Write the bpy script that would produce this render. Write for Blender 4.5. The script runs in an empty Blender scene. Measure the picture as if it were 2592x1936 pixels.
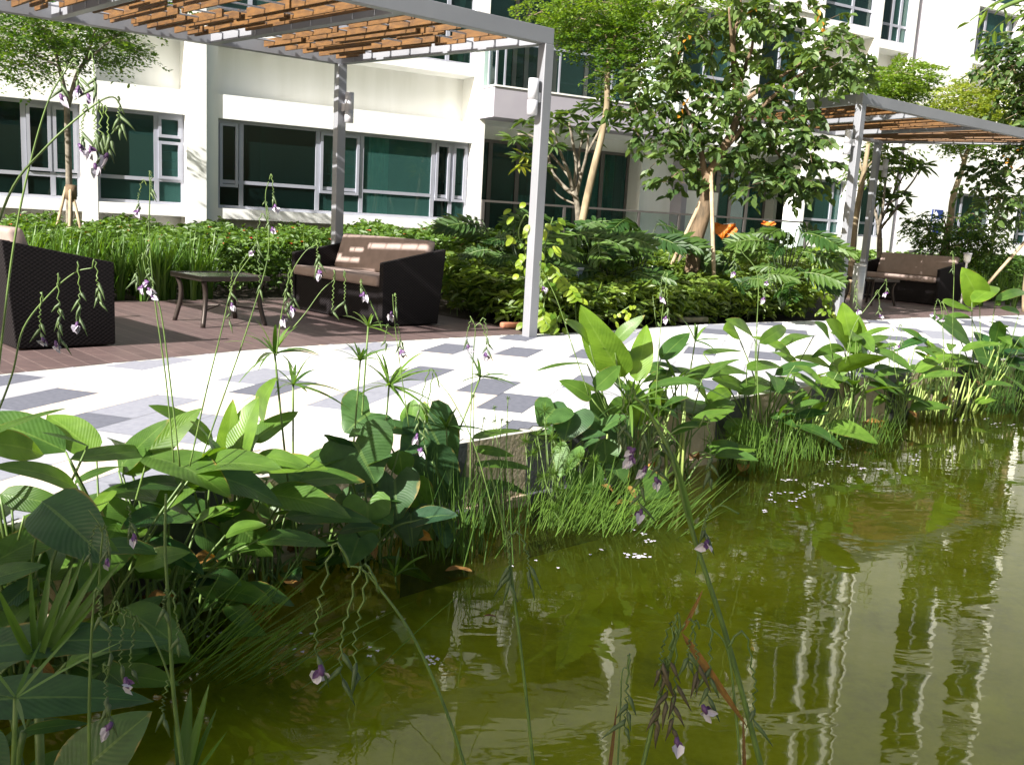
import bpy, math, random
import numpy as np
from mathutils import Vector, Matrix
R=math.radians; rnd=random.Random(7); rng=np.random.default_rng(11)
sc=bpy.context.scene; COL=sc.collection
# ---------------------------------------------------------------- camera
F=2350.0; CX,CY=1296.0,968.0
_p,_r,CAMZ=R(9.75),R(3.2),1.13
fw=np.array([0,math.cos(_p),-math.sin(_p)]); up0=np.array([0,math.sin(_p),math.cos(_p)]); rt0=np.array([1.,0,0])
rt=rt0*math.cos(_r)+up0*math.sin(_r); up=-rt0*math.sin(_r)+up0*math.cos(_r)
cam=bpy.data.cameras.new('camera'); co=bpy.data.objects.new('camera',cam); COL.objects.link(co); sc.camera=co
cam.sensor_fit='HORIZONTAL'; cam.sensor_width=36; cam.lens=36*F/2592; cam.clip_end=500; cam.clip_start=.05
co.matrix_world=Matrix(((rt[0],up[0],-fw[0],0),(rt[1],up[1],-fw[1],0),(rt[2],up[2],-fw[2],CAMZ),(0,0,0,1)))
def ray(x,y): return fw+rt*(x-CX)/F-up*(y-CY)/F
def at(x,y,Y): d=ray(x,y); return np.array([0,0,CAMZ])+d*Y/d[1]          # a place in the garden at depth Y
def gz(x,y,z=0.): d=ray(x,y); return np.array([0,0,CAMZ])+d*(z-CAMZ)/d[2]  # a place on the level z
# ---------------------------------------------------------------- sky, sun, exposure
SUN_AZ,SUN_EL=R(-43),R(33)
hd=np.array([math.sin(SUN_AZ),-math.cos(SUN_AZ)])
sund=np.array([hd[0]*math.cos(SUN_EL),hd[1]*math.cos(SUN_EL),math.sin(SUN_EL)])
w=bpy.data.worlds.new('World'); sc.world=w; w.use_nodes=True; nt=w.node_tree
sky=nt.nodes.new('ShaderNodeTexSky'); sky.sky_type='NISHITA'; sky.sun_disc=False
sky.sun_elevation=SUN_EL; sky.sun_rotation=math.atan2(sund[0],sund[1]); sky.air_density=1.6; sky.dust_density=4.0; sky.ozone_density=.6
nt.links.new(sky.outputs[0],nt.nodes['Background'].inputs[0]); nt.nodes['Background'].inputs[1].default_value=.045
sl=bpy.data.lights.new('sun','SUN'); sl.energy=5.0; sl.angle=R(.55); sl.color=(1,.965,.90)
so=bpy.data.objects.new('sun',sl); COL.objects.link(so); so.rotation_euler=Vector(sund).to_track_quat('Z','Y').to_euler()
sc.view_settings.view_transform='Standard'; sc.view_settings.look='None'; sc.view_settings.gamma=1; sc.view_settings.exposure=1.48
sc.view_settings.use_curve_mapping=False
sc.cycles.max_bounces=8; sc.cycles.transparent_max_bounces=16; sc.cycles.diffuse_bounces=4
# ---------------------------------------------------------------- materials
MATS={}
def nodes(name):
    m=bpy.data.materials.new(name); m.use_nodes=True; n=m.node_tree; MATS[name]=m
    return m,n,n.nodes['Principled BSDF']
def mat(name,c1,c2=None,scale=8.,rough=.6,bump=0.,bscale=None,metal=0.,spec=.5,detail=4,dist=.01,stretch=(1,1,1),contrast=(.35,.65)):
    m,n,b=nodes(name); L=n.links.new
    b.inputs['Roughness'].default_value=rough; b.inputs['Metallic'].default_value=metal; b.inputs['Specular IOR Level'].default_value=spec
    b.inputs['Base Color'].default_value=(*c1,1)
    tc=n.nodes.new('ShaderNodeTexCoord'); mp=n.nodes.new('ShaderNodeMapping'); mp.inputs['Scale'].default_value=stretch
    L(tc.outputs['Object'],mp.inputs[0])
    if c2:
        t=n.nodes.new('ShaderNodeTexNoise'); t.inputs['Scale'].default_value=scale; t.inputs['Detail'].default_value=detail
        r=n.nodes.new('ShaderNodeValToRGB'); r.color_ramp.elements[0].position=contrast[0]; r.color_ramp.elements[1].position=contrast[1]
        r.color_ramp.elements[0].color=(*c1,1); r.color_ramp.elements[1].color=(*c2,1)
        L(mp.outputs[0],t.inputs['Vector']); L(t.outputs[0],r.inputs[0]); L(r.outputs[0],b.inputs['Base Color'])
    if bump:
        t2=n.nodes.new('ShaderNodeTexNoise'); t2.inputs['Scale'].default_value=bscale or scale*4; t2.inputs['Detail'].default_value=5
        bp=n.nodes.new('ShaderNodeBump'); bp.inputs['Strength'].default_value=bump; bp.inputs['Distance'].default_value=dist
        L(mp.outputs[0],t2.inputs['Vector']); L(t2.outputs[0],bp.inputs['Height']); L(bp.outputs[0],b.inputs['Normal'])
    return m
def leafmat(name,c1,c2,rough=.45,trans=.35,veins=False,spec=.5):
    m,n,b=nodes(name); L=n.links.new; b.inputs['Roughness'].default_value=rough; b.inputs['Specular IOR Level'].default_value=spec
    a=n.nodes.new('ShaderNodeAttribute'); a.attribute_name='tint'
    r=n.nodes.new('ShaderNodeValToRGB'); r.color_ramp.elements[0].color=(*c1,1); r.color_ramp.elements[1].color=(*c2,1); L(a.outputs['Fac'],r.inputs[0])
    col=r.outputs[0]
    if veins:
        u=n.nodes.new('ShaderNodeAttribute'); u.attribute_name='lu'; v=n.nodes.new('ShaderNodeAttribute'); v.attribute_name='lv'
        ab=n.nodes.new('ShaderNodeMath'); ab.operation='ABSOLUTE'; L(v.outputs['Fac'],ab.inputs[0])
        k=n.nodes.new('ShaderNodeMath'); k.operation='MULTIPLY_ADD'; k.inputs[1].default_value=-.22; L(ab.outputs[0],k.inputs[0]); L(u.outputs['Fac'],k.inputs[2])
        s=n.nodes.new('ShaderNodeMath'); s.operation='MULTIPLY'; s.inputs[1].default_value=120; L(k.outputs[0],s.inputs[0])
        si=n.nodes.new('ShaderNodeMath'); si.operation='SINE'; L(s.outputs[0],si.inputs[0])
        bp=n.nodes.new('ShaderNodeBump'); bp.inputs['Strength'].default_value=.16; bp.inputs['Distance'].default_value=.002
        L(si.outputs[0],bp.inputs['Height']); L(bp.outputs[0],b.inputs['Normal'])
        mr=n.nodes.new('ShaderNodeMath'); mr.operation='LESS_THAN'; mr.inputs[1].default_value=.05; L(ab.outputs[0],mr.inputs[0])
        mr2=n.nodes.new('ShaderNodeMath'); mr2.operation='MULTIPLY'; mr2.inputs[1].default_value=.3; L(mr.outputs[0],mr2.inputs[0])
        mx=n.nodes.new('ShaderNodeMix'); mx.data_type='RGBA'; L(mr2.outputs[0],mx.inputs[0]); L(col,mx.inputs[6]); mx.inputs[7].default_value=(.22,.33,.08,1)
        nz=n.nodes.new('ShaderNodeTexNoise'); nz.inputs['Scale'].default_value=14; nz.inputs['Detail'].default_value=6
        rr=n.nodes.new('ShaderNodeValToRGB'); rr.color_ramp.elements[0].position=.3; rr.color_ramp.elements[0].color=(.6,.66,.6,1); rr.color_ramp.elements[1].position=.62; rr.color_ramp.elements[1].color=(1,1,1,1)
        m2=n.nodes.new('ShaderNodeMix'); m2.data_type='RGBA'; m2.blend_type='MULTIPLY'; m2.inputs[0].default_value=1
        L(nz.outputs[0],rr.inputs[0]); L(mx.outputs[2],m2.inputs[6]); L(rr.outputs[0],m2.inputs[7])
        nb=n.nodes.new('ShaderNodeTexNoise'); nb.inputs['Scale'].default_value=9; nb.inputs['Detail'].default_value=5
        edge=n.nodes.new('ShaderNodeMath'); edge.operation='MAXIMUM'; L(u.outputs['Fac'],edge.inputs[0]); L(ab.outputs[0],edge.inputs[1])
        e2=n.nodes.new('ShaderNodeMath'); e2.operation='MULTIPLY_ADD'; e2.inputs[1].default_value=.62; L(nb.outputs[0],e2.inputs[0]); L(edge.outputs[0],e2.inputs[2])
        e3=n.nodes.new('ShaderNodeMapRange'); e3.inputs[1].default_value=1.30; e3.inputs[2].default_value=1.40; L(e2.outputs[0],e3.inputs[0])
        m3=n.nodes.new('ShaderNodeMix'); m3.data_type='RGBA'; L(e3.outputs[0],m3.inputs[0]); L(m2.outputs[2],m3.inputs[6]); m3.inputs[7].default_value=(.26,.19,.045,1)
        col=m3.outputs[2]
    L(col,b.inputs['Base Color'])
    t=n.nodes.new('ShaderNodeBsdfTranslucent'); hs=n.nodes.new('ShaderNodeMix'); hs.data_type='RGBA'; hs.blend_type='MULTIPLY'; hs.inputs[0].default_value=1; hs.inputs[7].default_value=(2.0,1.9,.5,1)
    L(col,hs.inputs[6]); L(hs.outputs[2],t.inputs[0])
    ms=n.nodes.new('ShaderNodeMixShader'); ms.inputs[0].default_value=trans
    out=[q for q in n.nodes if q.type=='OUTPUT_MATERIAL'][0]
    L(b.outputs[0],ms.inputs[1]); L(t.outputs[0],ms.inputs[2]); L(ms.outputs[0],out.inputs[0])
    return m
white=mat('white_render',(.85,.85,.83),(.72,.72,.68),2.2,.85,.15,60,dist=.004,stretch=(1.5,1.5,.22),contrast=(.42,.85),detail=8)
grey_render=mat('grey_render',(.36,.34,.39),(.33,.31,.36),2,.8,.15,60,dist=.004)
room=mat('room_plaster',(.42,.44,.42),(.36,.38,.36),.7,.9)
alum=mat('window_aluminium',(.40,.41,.48),(.36,.37,.44),3,.4,metal=.25)
brownal=mat('bronze_aluminium',(.12,.11,.105),None,3,.4,metal=.3)
steel=mat('painted_steel',(.29,.295,.325),(.24,.245,.27),1.5,.38,.05,40,metal=.25,contrast=(.3,.75))
rodm=mat('galvanised_rod',(.34,.35,.39),None,3,.35,metal=.5)
wood=mat('orange_timber',(.15,.068,.014),(.065,.028,.007),2.5,.55,.2,30,contrast=(.3,.7),stretch=(3,3,14))
stainless=mat('brushed_stainless',(.56,.55,.52),(.44,.43,.41),2,.34,.08,3,metal=.45,stretch=(1,1,60))
cushion=mat('taupe_fabric',(.31,.235,.21),(.265,.20,.178),10,.9,.25,220,dist=.002)
blackm=mat('black_rubber',(.02,.02,.02))
bronze=mat('dark_table_metal',(.055,.042,.036),None,3,.4,metal=.5)
bark=mat('pale_bark',(.34,.27,.17),(.17,.13,.08),9,.85,.6,30,stretch=(1,1,.35))
bark2=mat('brown_bark',(.20,.135,.08),(.07,.05,.03),10,.9,.8,30,stretch=(1,1,.35))
bark3=mat('grey_bark',(.22,.19,.15),(.10,.085,.065),12,.9,.5,30)
stake=mat('stake_wood',(.42,.33,.22),(.26,.19,.12),8,.8,.3,40)
soil=mat('soil',(.045,.03,.02),(.02,.014,.01),14,.95,.9,30,dist=.03)
g_stem=mat('green_stem',(.13,.20,.045),(.07,.12,.03),12,.45)
g_dry=mat('dry_stem',(.24,.19,.085),(.16,.12,.05),12,.6)
pod=mat('green_bract',(.085,.13,.04),(.05,.08,.03),30,.5)
podb=mat('brown_bract',(.085,.065,.035),(.055,.045,.025),30,.6)
petal=mat('pale_petal',(.62,.58,.64),(.46,.42,.50),40,.5)
purple=mat('purple_petal',(.13,.055,.17),(.08,.03,.11),40,.5)
redfl=mat('red_flower',(.42,.02,.012),(.45,.05,.01),20,.5)
orange=mat('orange_canvas',(.85,.23,.02),(.75,.17,.01),6,.6)
redp=mat('red_paint',(.45,.05,.045),None,5,.35)
bluem=mat('blue_enamel',(.025,.05,.20),(.02,.04,.17),6,.4)
whitep=mat('white_paint',(.82,.82,.80),None,5,.4)
lampm=mat('grey_lamp_paint',(.52,.52,.56),(.46,.46,.5),4,.4)
lamp2=mat('blue_grey_metal',(.26,.31,.38),(.18,.22,.27),12,.45,metal=.3)
brick=mat('red_brick',(.40,.16,.09),(.28,.10,.06),10,.9,.3,40)
stone=mat('mossy_stone',(.25,.22,.15),(.13,.14,.07),14,.9,.5,40)
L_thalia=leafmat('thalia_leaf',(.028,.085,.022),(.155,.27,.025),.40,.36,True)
L_taro=leafmat('taro_leaf',(.028,.075,.035),(.13,.26,.03),.5,.30,True)
L_dead=leafmat('dead_leaf',(.10,.05,.02),(.36,.17,.03),.7,.2,True)
L_sedge=leafmat('sedge_leaf',(.035,.085,.018),(.13,.23,.035),.45,.35)
L_tree=leafmat('round_leaf',(.025,.062,.016),(.13,.20,.045),.5,.3)
L_feather=leafmat('fine_leaf',(.045,.11,.018),(.20,.30,.045),.5,.45)
L_yellow=leafmat('yellow_green_leaf',(.14,.21,.04),(.34,.38,.08),.5,.45)
L_oran=leafmat('orange_leaf',(.5,.2,.02),(.6,.33,.04),.5,.4)
L_hedge=leafmat('hedge_leaf',(.022,.065,.010),(.14,.24,.03),.5,.3)
L_ixora=leafmat('ixora_leaf',(.030,.085,.012),(.20,.27,.04),.42,.32)
L_philo=leafmat('philodendron_leaf',(.020,.06,.010),(.13,.22,.03),.5,.28)
L_climb=leafmat('climber_leaf',(.08,.17,.015),(.36,.45,.045),.35,.4,True)
L_iris=leafmat('strap_leaf',(.04,.11,.018),(.14,.25,.035),.45,.35)
# glass: see-through, tinted, mirror-like at a slant
def glassmat(name,tint,f=.06,rough=.02,body=0.):
    m,n,b=nodes(name); L=n.links.new
    out=[q for q in n.nodes if q.type=='OUTPUT_MATERIAL'][0]; n.nodes.remove(b)
    t=n.nodes.new('ShaderNodeBsdfTransparent'); t.inputs[0].default_value=(*tint,1)
    g=n.nodes.new('ShaderNodeBsdfGlossy'); g.inputs['Roughness'].default_value=rough; g.inputs[0].default_value=(.8,.95,.95,1)
    fr=n.nodes.new('ShaderNodeFresnel'); fr.inputs[0].default_value=1.5
    ad=n.nodes.new('ShaderNodeMath'); ad.operation='ADD'; ad.inputs[1].default_value=f; L(fr.outputs[0],ad.inputs[0])
    df=n.nodes.new('ShaderNodeBsdfDiffuse'); df.inputs[0].default_value=(.06,.16,.145,1); mm0=n.nodes.new('ShaderNodeMixShader'); mm0.inputs[0].default_value=body
    L(t.outputs[0],mm0.inputs[1]); L(df.outputs[0],mm0.inputs[2])
    ms=n.nodes.new('ShaderNodeMixShader'); L(ad.outputs[0],ms.inputs[0]); L(mm0.outputs[0],ms.inputs[1]); L(g.outputs[0],ms.inputs[2]); L(ms.outputs[0],out.inputs[0])
    return m
glass=glassmat('teal_glass',(.16,.46,.42),.0,body=.24)
glassd=glassmat('dark_teal_glass',(.10,.30,.27),.0,body=.06)
glassb=glassmat('sunlit_teal_glass',(.30,.72,.66),.0,body=.40)  # lighter body stands in for sunlit reveals behind narrow panes
railglass=glassmat('clear_rail_glass',(.62,.72,.70),.0)
# wicker
def wickermat():
    m,n,b=nodes('dark_wicker'); L=n.links.new; b.inputs['Roughness'].default_value=.6; b.inputs['Specular IOR Level'].default_value=.12
    tc=n.nodes.new('ShaderNodeTexCoord'); sx=n.nodes.new('ShaderNodeSeparateXYZ'); L(tc.outputs['Object'],sx.inputs[0])
    add=n.nodes.new('ShaderNodeMath'); add.operation='ADD'; L(sx.outputs[0],add.inputs[0]); L(sx.outputs[1],add.inputs[1])
    a=n.nodes.new('ShaderNodeMath'); a.operation='MULTIPLY'; a.inputs[1].default_value=150; L(add.outputs[0],a.inputs[0])
    s1=n.nodes.new('ShaderNodeMath'); s1.operation='SINE'; L(a.outputs[0],s1.inputs[0])
    z=n.nodes.new('ShaderNodeMath'); z.operation='MULTIPLY'; z.inputs[1].default_value=210; L(sx.outputs[2],z.inputs[0])
    s2=n.nodes.new('ShaderNodeMath'); s2.operation='SINE'; L(z.outputs[0],s2.inputs[0])
    mu=n.nodes.new('ShaderNodeMath'); mu.operation='MULTIPLY'; L(s1.outputs[0],mu.inputs[0]); L(s2.outputs[0],mu.inputs[1])
    r=n.nodes.new('ShaderNodeValToRGB'); r.color_ramp.elements[0].color=(.003,.003,.003,1); r.color_ramp.elements[1].color=(.020,.016,.018,1)
    mr=n.nodes.new('ShaderNodeMapRange'); mr.inputs[1].default_value=-1; L(mu.outputs[0],mr.inputs[0]); L(mr.outputs[0],r.inputs[0]); L(r.outputs[0],b.inputs['Base Color'])
    bp=n.nodes.new('ShaderNodeBump'); bp.inputs['Strength'].default_value=.6; bp.inputs['Distance'].default_value=.004; L(mr.outputs[0],bp.inputs['Height']); L(bp.outputs[0],b.inputs['Normal'])
    return m
wicker=wickermat()
# ---------------------------------------------------------------- mesh builder
OFF={}
class MB:
    def __init__(s): s.V=[];s.F=[];s.n=0
    def add(s,V,Fc,mi=0,tint=.5,lu=None,lv=None,smooth=False):
        V=np.asarray(V,float); m=len(V)
        Fl=Fc if isinstance(Fc,np.ndarray) else None
        if Fl is None:
            by={}
            tt=tint if hasattr(tint,'__len__') else None
            for i,f in enumerate(Fc): by.setdefault(len(f),[]).append(i)
            for k,ix in by.items():
                s.F.append((np.array([Fc[i] for i in ix])+s.n,mi,np.array([tt[i] for i in ix]) if tt is not None else np.full(len(ix),tint),smooth))
        else:
            s.F.append((Fl+s.n,mi,np.asarray(tint,float) if hasattr(tint,'__len__') else np.full(len(Fl),tint),smooth))
        s.V.append((V,np.zeros(m) if lu is None else lu,np.ones(m) if lv is None else lv)); s.n+=m
        return s
    def boxa(s,c,ax,ay,az,mi=0,tint=.5):       # centre + half axes
        c,ax,ay,az=[np.asarray(q,float) for q in (c,ax,ay,az)]
        V=[c+i*ax+j*ay+k*az for k in(-1,1) for j in(-1,1) for i in(-1,1)]
        return s.add(V,[[0,2,3,1],[4,5,7,6],[0,1,5,4],[2,6,7,3],[0,4,6,2],[1,3,7,5]],mi,tint)
    def box(s,x0,x1,y0,y1,z0,z1,mi=0):
        return s.boxa(((x0+x1)/2,(y0+y1)/2,(z0+z1)/2),((x1-x0)/2,0,0),(0,(y1-y0)/2,0),(0,0,(z1-z0)/2),mi)
    def bar(s,p,q,wd,ht,upv=(0,0,1),mi=0,tint=.5):   # bar from p to q
        p,q=np.asarray(p,float),np.asarray(q,float); d=q-p; L=np.linalg.norm(d); d/=L
        sd=np.cross(d,upv); sd/=np.linalg.norm(sd)+1e-9; u=np.cross(sd,d)
        return s.boxa((p+q)/2,d*L/2,sd*wd/2,u*ht/2,mi,tint)
    def tube(s,P,r,n=6,mi=0,tint=.5,cap=True):
        P=np.asarray(P,float); k=len(P); r=np.full(k,r) if not hasattr(r,'__len__') else np.asarray(r,float)
        T=np.gradient(P,axis=0); T/=np.linalg.norm(T,axis=1)[:,None]+1e-9
        ref=np.array([.31,.22,.92]) if abs(T[0,2])<.9 else np.array([1.,.1,0])
        V=[]
        for i in range(k):
            a=np.cross(T[i],ref); a/=np.linalg.norm(a)+1e-9; b=np.cross(T[i],a)
            for j in range(n):
                th=2*math.pi*j/n; V.append(P[i]+r[i]*(a*math.cos(th)+b*math.sin(th)))
        Fc=[[i*n+j,i*n+(j+1)%n,(i+1)*n+(j+1)%n,(i+1)*n+j] for i in range(k-1) for j in range(n)]
        if cap: Fc+= [list(range(n))[::-1],[(k-1)*n+j for j in range(n)]]
        return s.add(V,Fc,mi,tint,smooth=True)
    def prism(s,poly,z0,z1,mi=0):
        n=len(poly); V=[(x,y,z0) for x,y in poly]+[(x,y,z1) for x,y in poly]
        return s.add(V,[list(range(n))[::-1],list(range(n,2*n))]+[[i,(i+1)%n,n+(i+1)%n,n+i] for i in range(n)],mi)
    def leaves(s,P,D,N,ln,wd,mi=0,tint=.5,fold=.12,curl=.1):   # many small six-point folded leaves
        P=np.asarray(P,float);D=np.asarray(D,float);N=np.asarray(N,float); m=len(P)
        if m==0: return s
        D=D/(np.linalg.norm(D,axis=1)[:,None]+1e-9); S=np.cross(D,N); S/=np.linalg.norm(S,axis=1)[:,None]+1e-9; N=np.cross(S,D)
        ln=np.broadcast_to(ln,(m,)); wd=np.broadcast_to(wd,(m,))
        t=np.array([[0,0,0],[.3,.42,1],[.68,.36,1],[1,0,0],[.68,-.36,1],[.3,-.42,1]])
        V=np.empty((m,6,3))
        for i,(a,b,c) in enumerate(t):
            V[:,i]=P+D*(a*ln)[:,None]+S*(b*wd)[:,None]+N*((c*fold*wd)-(a*a*curl*ln))[:,None]
        base=np.arange(m)[:,None]*6
        Fc=np.concatenate([base+np.array([0,3,2,1]),base+np.array([0,5,4,3])])
        tt=np.broadcast_to(tint,(m,)); 
        return s.add(V.reshape(-1,3),Fc,mi,np.concatenate([tt,tt]))
    def bigleaf(s,P0,P1,w,face=(0,-.45,.9),fold=.25,arch=.10,kind='paddle',mi=0,tint=.4,twist=0.,nu=12,nv=3,wave=.0):
        P0,P1=np.asarray(P0,float),np.asarray(P1,float); D=P1-P0; L=np.linalg.norm(D); D=D/L
        N=np.asarray(face,float); N=N-D*(N@D); N/=np.linalg.norm(N)+1e-9
        if twist: 
            S0=np.cross(D,N); N=N*math.cos(twist)+S0*math.sin(twist)
        S=np.cross(D,N); V=[];lu=[];lv=[]
        ph=rnd.uniform(0,6)
        for i in range(nu+1):
            t=i/nu
            if kind=='paddle': pw=(math.sin(math.pi*min(1,t*1.02)**.72)**.62 if t>0 else 0)*(1-.12*t); pw=max(pw,.015)
            elif kind=='heart': pw=max(.02,(1-t)**.5*(.86+.30*math.sin(math.pi*min(1,t*1.1+.15))))
            elif kind=='arrow': pw=max(.02,(1-t)**.85*1.0)
            else: pw=max(.05,math.sin(math.pi*t)**.5)
            for j in range(-nv,nv+1):
                v=j/nv; back=0
                if kind in('heart','arrow') : back=(-.34 if kind=='arrow' else -.30)*L*math.sin(math.pi*min(1,abs(v)*.85))**1.2*(1-t)**3 + (.0)
                q=P0+D*(t*L+back)+S*(v*pw*w/2)+N*(fold*abs(v)*pw*w/2+arch*L*math.sin(math.pi*t)+wave*w*math.sin(ph+9*t+2*np.sign(v))*abs(v)**2)
                V.append(q); lu.append(t); lv.append(v)
        m=2*nv+1
        Fc=[[i*m+j,i*m+j+1,(i+1)*m+j+1,(i+1)*m+j] for i in range(nu) for j in range(m-1)]
        return s.add(V,Fc,mi,tint,np.array(lu),np.array(lv),True)
    def build(s,name,mats,parent=None,local=False):
        if s.n==0: return None
        me=bpy.data.meshes.new(name); V=np.concatenate([v[0] for v in s.V])
        if parent is not None and not local: V=V-np.array(OFF.get(parent.name,(0,0,0)))
        me.vertices.add(len(V)); me.vertices.foreach_set('co',V.astype(np.float32).ravel())
        idx=np.concatenate([f[0].ravel() for f in s.F]); tot=np.concatenate([np.full(len(f[0]),f[0].shape[1]) for f in s.F])
        st=np.concatenate([[0],np.cumsum(tot)[:-1]])
        me.loops.add(len(idx)); me.loops.foreach_set('vertex_index',idx.astype(np.int32))
        me.polygons.add(len(tot)); me.polygons.foreach_set('loop_start',st.astype(np.int32)); me.polygons.foreach_set('loop_total',tot.astype(np.int32))
        me.polygons.foreach_set('material_index',np.concatenate([np.full(len(f[0]),f[1]) for f in s.F]).astype(np.int32))
        me.polygons.foreach_set('use_smooth',np.concatenate([np.full(len(f[0]),f[3]) for f in s.F]))
        a=me.attributes.new('tint','FLOAT','FACE'); a.data.foreach_set('value',np.clip(np.concatenate([f[2] for f in s.F]),0,1).astype(np.float32))
        if any((v[1]!=0).any() for v in s.V):
            for nm,k in(('lu',1),('lv',2)):
                a=me.attributes.new(nm,'FLOAT','POINT'); a.data.foreach_set('value',np.concatenate([v[k] for v in s.V]).astype(np.float32))
        me.update(calc_edges=True); me.validate()
        for m in (mats if isinstance(mats,(list,tuple)) else [mats]): me.materials.append(m)
        o=bpy.data.objects.new(name,me); COL.objects.link(o)
        if parent is not None: o.parent=parent; OFF[o.name]=OFF.get(parent.name,(0,0,0)) if not local else (0,0,0)
        return o
def bevel(o,wd=.004,seg=2):
    b=o.modifiers.new('b','BEVEL'); b.width=wd; b.segments=seg; b.limit_method='ANGLE'; return o
def tag(o,label=None,cat=None,group=None,kind=None):
    if label:o['label']=label
    if cat:o['category']=cat
    if group:o['group']=group
    if kind:o['kind']=kind
    return o
def thing(name,label,cat,loc=(0,0,0),rz=0,group=None,world=True):
    o=bpy.data.objects.new(name,None); COL.objects.link(o); o.location=[float(v) for v in loc]; o.rotation_euler=(0,0,rz); o.empty_display_size=.1
    OFF[o.name]=tuple(float(v) for v in loc) if world else (0,0,0)
    return tag(o,label,cat,group)
def dup(o,parent=None):
    c=o.copy(); COL.objects.link(c)
    if parent: c.parent=parent
    for ch in list(o.children): dup(ch,c)
    return c
def unit(v): v=np.asarray(v,float); return v/(np.linalg.norm(v)+1e-9)
def smoothpath(P,n=6):   # Catmull-Rom
    P=[np.asarray(p,float) for p in P]; Q=[2*P[0]-P[1]]+P+[2*P[-1]-P[-2]]; o=[]
    for i in range(1,len(Q)-2):
        for k in range(n):
            t=k/n; a,b,c,d=Q[i-1],Q[i],Q[i+1],Q[i+2]
            o.append(.5*((2*b)+(-a+c)*t+(2*a-5*b+4*c-d)*t*t+(-a+3*b-3*c+d)*t**3))
    o.append(P[-1]); return np.array(o)
#SETTING
WZ=-.40
EDGE=[(-9,-6.5),(-5.2,-1.0),(-3.4,1.1),(-2.35,2.35),(-1.70,3.10),(-1.37,3.50),(-.99,3.89),(-.53,4.36),(-.21,4.68),(.26,5.15),(1.03,5.84),(1.97,6.82),(3.72,8.50),(5.51,9.98),(8.2,12.0),(13,15.0),(22,20)]
DECK=[(-12,-1.5),(-7,1.8),(-4.6,4.2),(-3.45,5.55),(-2.70,6.62),(-1.97,7.62),(-.92,8.62),(-.06,9.43),(.12,9.58)]
DECK2=[(4.65,13.45),(5.21,13.76),(6.42,14.79),(7.59,15.63),(9.1,16.7),(12,18.6),(17,21.5),(24,25)]
BEDE=[(.12,9.58),(.85,10.13),(1.9,11.27),(3.06,12.24),(4.65,13.45)]
BACK=[(4.65,13.45)]
# ground sheet
m=MB(); m.add([(-90,-90,-1.2),(110,-90,-1.2),(110,130,-1.2),(-90,130,-1.2)],[[0,1,2,3]])
tag(m.build('ground',soil),kind='structure')
# path: one sheet of 0.3 x 0.6 pavers between pond edge and decks, laid on a solid base
tcol=[mat('paver_white',(.72,.71,.68),(.64,.63,.60),30,.85,.12,150,dist=.002),mat('paver_pale_grey',(.37,.37,.40),(.33,.33,.36),30,.85,.12,150,dist=.002),
      mat('paver_mid_grey',(.26,.265,.31),(.22,.225,.27),30,.85,.12,150,dist=.002),mat('paver_slate',(.125,.13,.165),(.10,.105,.135),30,.85,.15,150,dist=.002),
      mat('paver_beige',(.64,.55,.47),(.58,.50,.43),30,.85,.12,150,dist=.002),mat('paver_joint',(.42,.41,.38),None,5,.9)]
ta,tb=R(-15.7),R(74.3); A0=np.array([.07,5.48]); av=np.array([math.cos(ta),math.sin(ta)])*.298; bv=np.array([math.cos(tb),math.sin(tb)])*.596
def edgepoly():
    return [(x,y) for x,y in EDGE]+[(24,25)]+DECK2[::-1][1:]+BEDE[::-1][1:]+DECK[::-1][1:]
def clip(poly,inside,inter):
    out=[]
    for i in range(len(poly)):
        a,b=poly[i-1],poly[i]
        if inside(b):
            if not inside(a): out.append(inter(a,b))
            out.append(b)
        elif inside(a): out.append(inter(a,b))
    return out
dark={-11:[(-1.9,-.9)],-9:[(-2.3,-1.3)],-7:[(-3.07,-2.07)],-6:[(-.6,.42)],-5:[(3.47,4.5)],-4:[(1.2,2.2),(5.6,6.6)],-3:[(3.85,4.85)],-2:[(.8,1.8)],-1:[(0,1),(4.27,5.27)],0:[(-1.3,-.35),(1.75,2.75)],
      2:[(5.9,6.9),(9.2,10.2)],4:[(6.05,7.05),(11.9,12.9)],5:[(10.5,11.5)],7:[(8.2,9.2)],9:[(10.9,11.9),(14.8,15.8)],10:[(13.1,14.1)],12:[(12,13)],14:[(14.2,15.2)],16:[(18,19)],18:[(15,16)],-13:[(-5,-4)],3:[(2.4,3.4)]}
def inpoly(x,y,P):
    c=False
    for i in range(len(P)):
        (x1,y1),(x2,y2)=P[i-1],P[i]
        if (y1>y)!=(y2>y) and x<(x2-x1)*(y-y1)/(y2-y1)+x1: c=not c
    return c
PP=edgepoly()
m=MB()
# base slab (jointing colour), triangulated as strips between the two curves
def strip(mb,Aline,Bline,z,mi=0):
    A=smoothpath([(*p,z) for p in Aline],5); B=smoothpath([(*p,z) for p in Bline],5)
    def res(C,n):
        d=np.concatenate([[0],np.cumsum(np.linalg.norm(np.diff(C,axis=0),axis=1))]); t=np.linspace(0,d[-1],n)
        return np.stack([np.interp(t,d,C[:,k]) for k in range(3)],1)
    A,B=res(A,120),res(B,120); V=np.concatenate([A,B]); n=120
    mb.add(V,[[i,i+1,n+i+1,n+i] for i in range(n-1)],mi)
BACKLINE=DECK+BEDE[1:]+DECK2[1:]
strip(m,EDGE,BACKLINE,0.0,0)
tag(m.build('path_base',tcol[5]),kind='structure')
import itertools
ES=smoothpath([(*p,0) for p in EDGE],6); BS=smoothpath([(*p,0) for p in BACKLINE],6)
PPs=[tuple(q[:2]) for q in ES]+[tuple(q[:2]) for q in BS[::-1]]
import mathutils
m=MB(); tr=random.Random(3)
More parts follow.
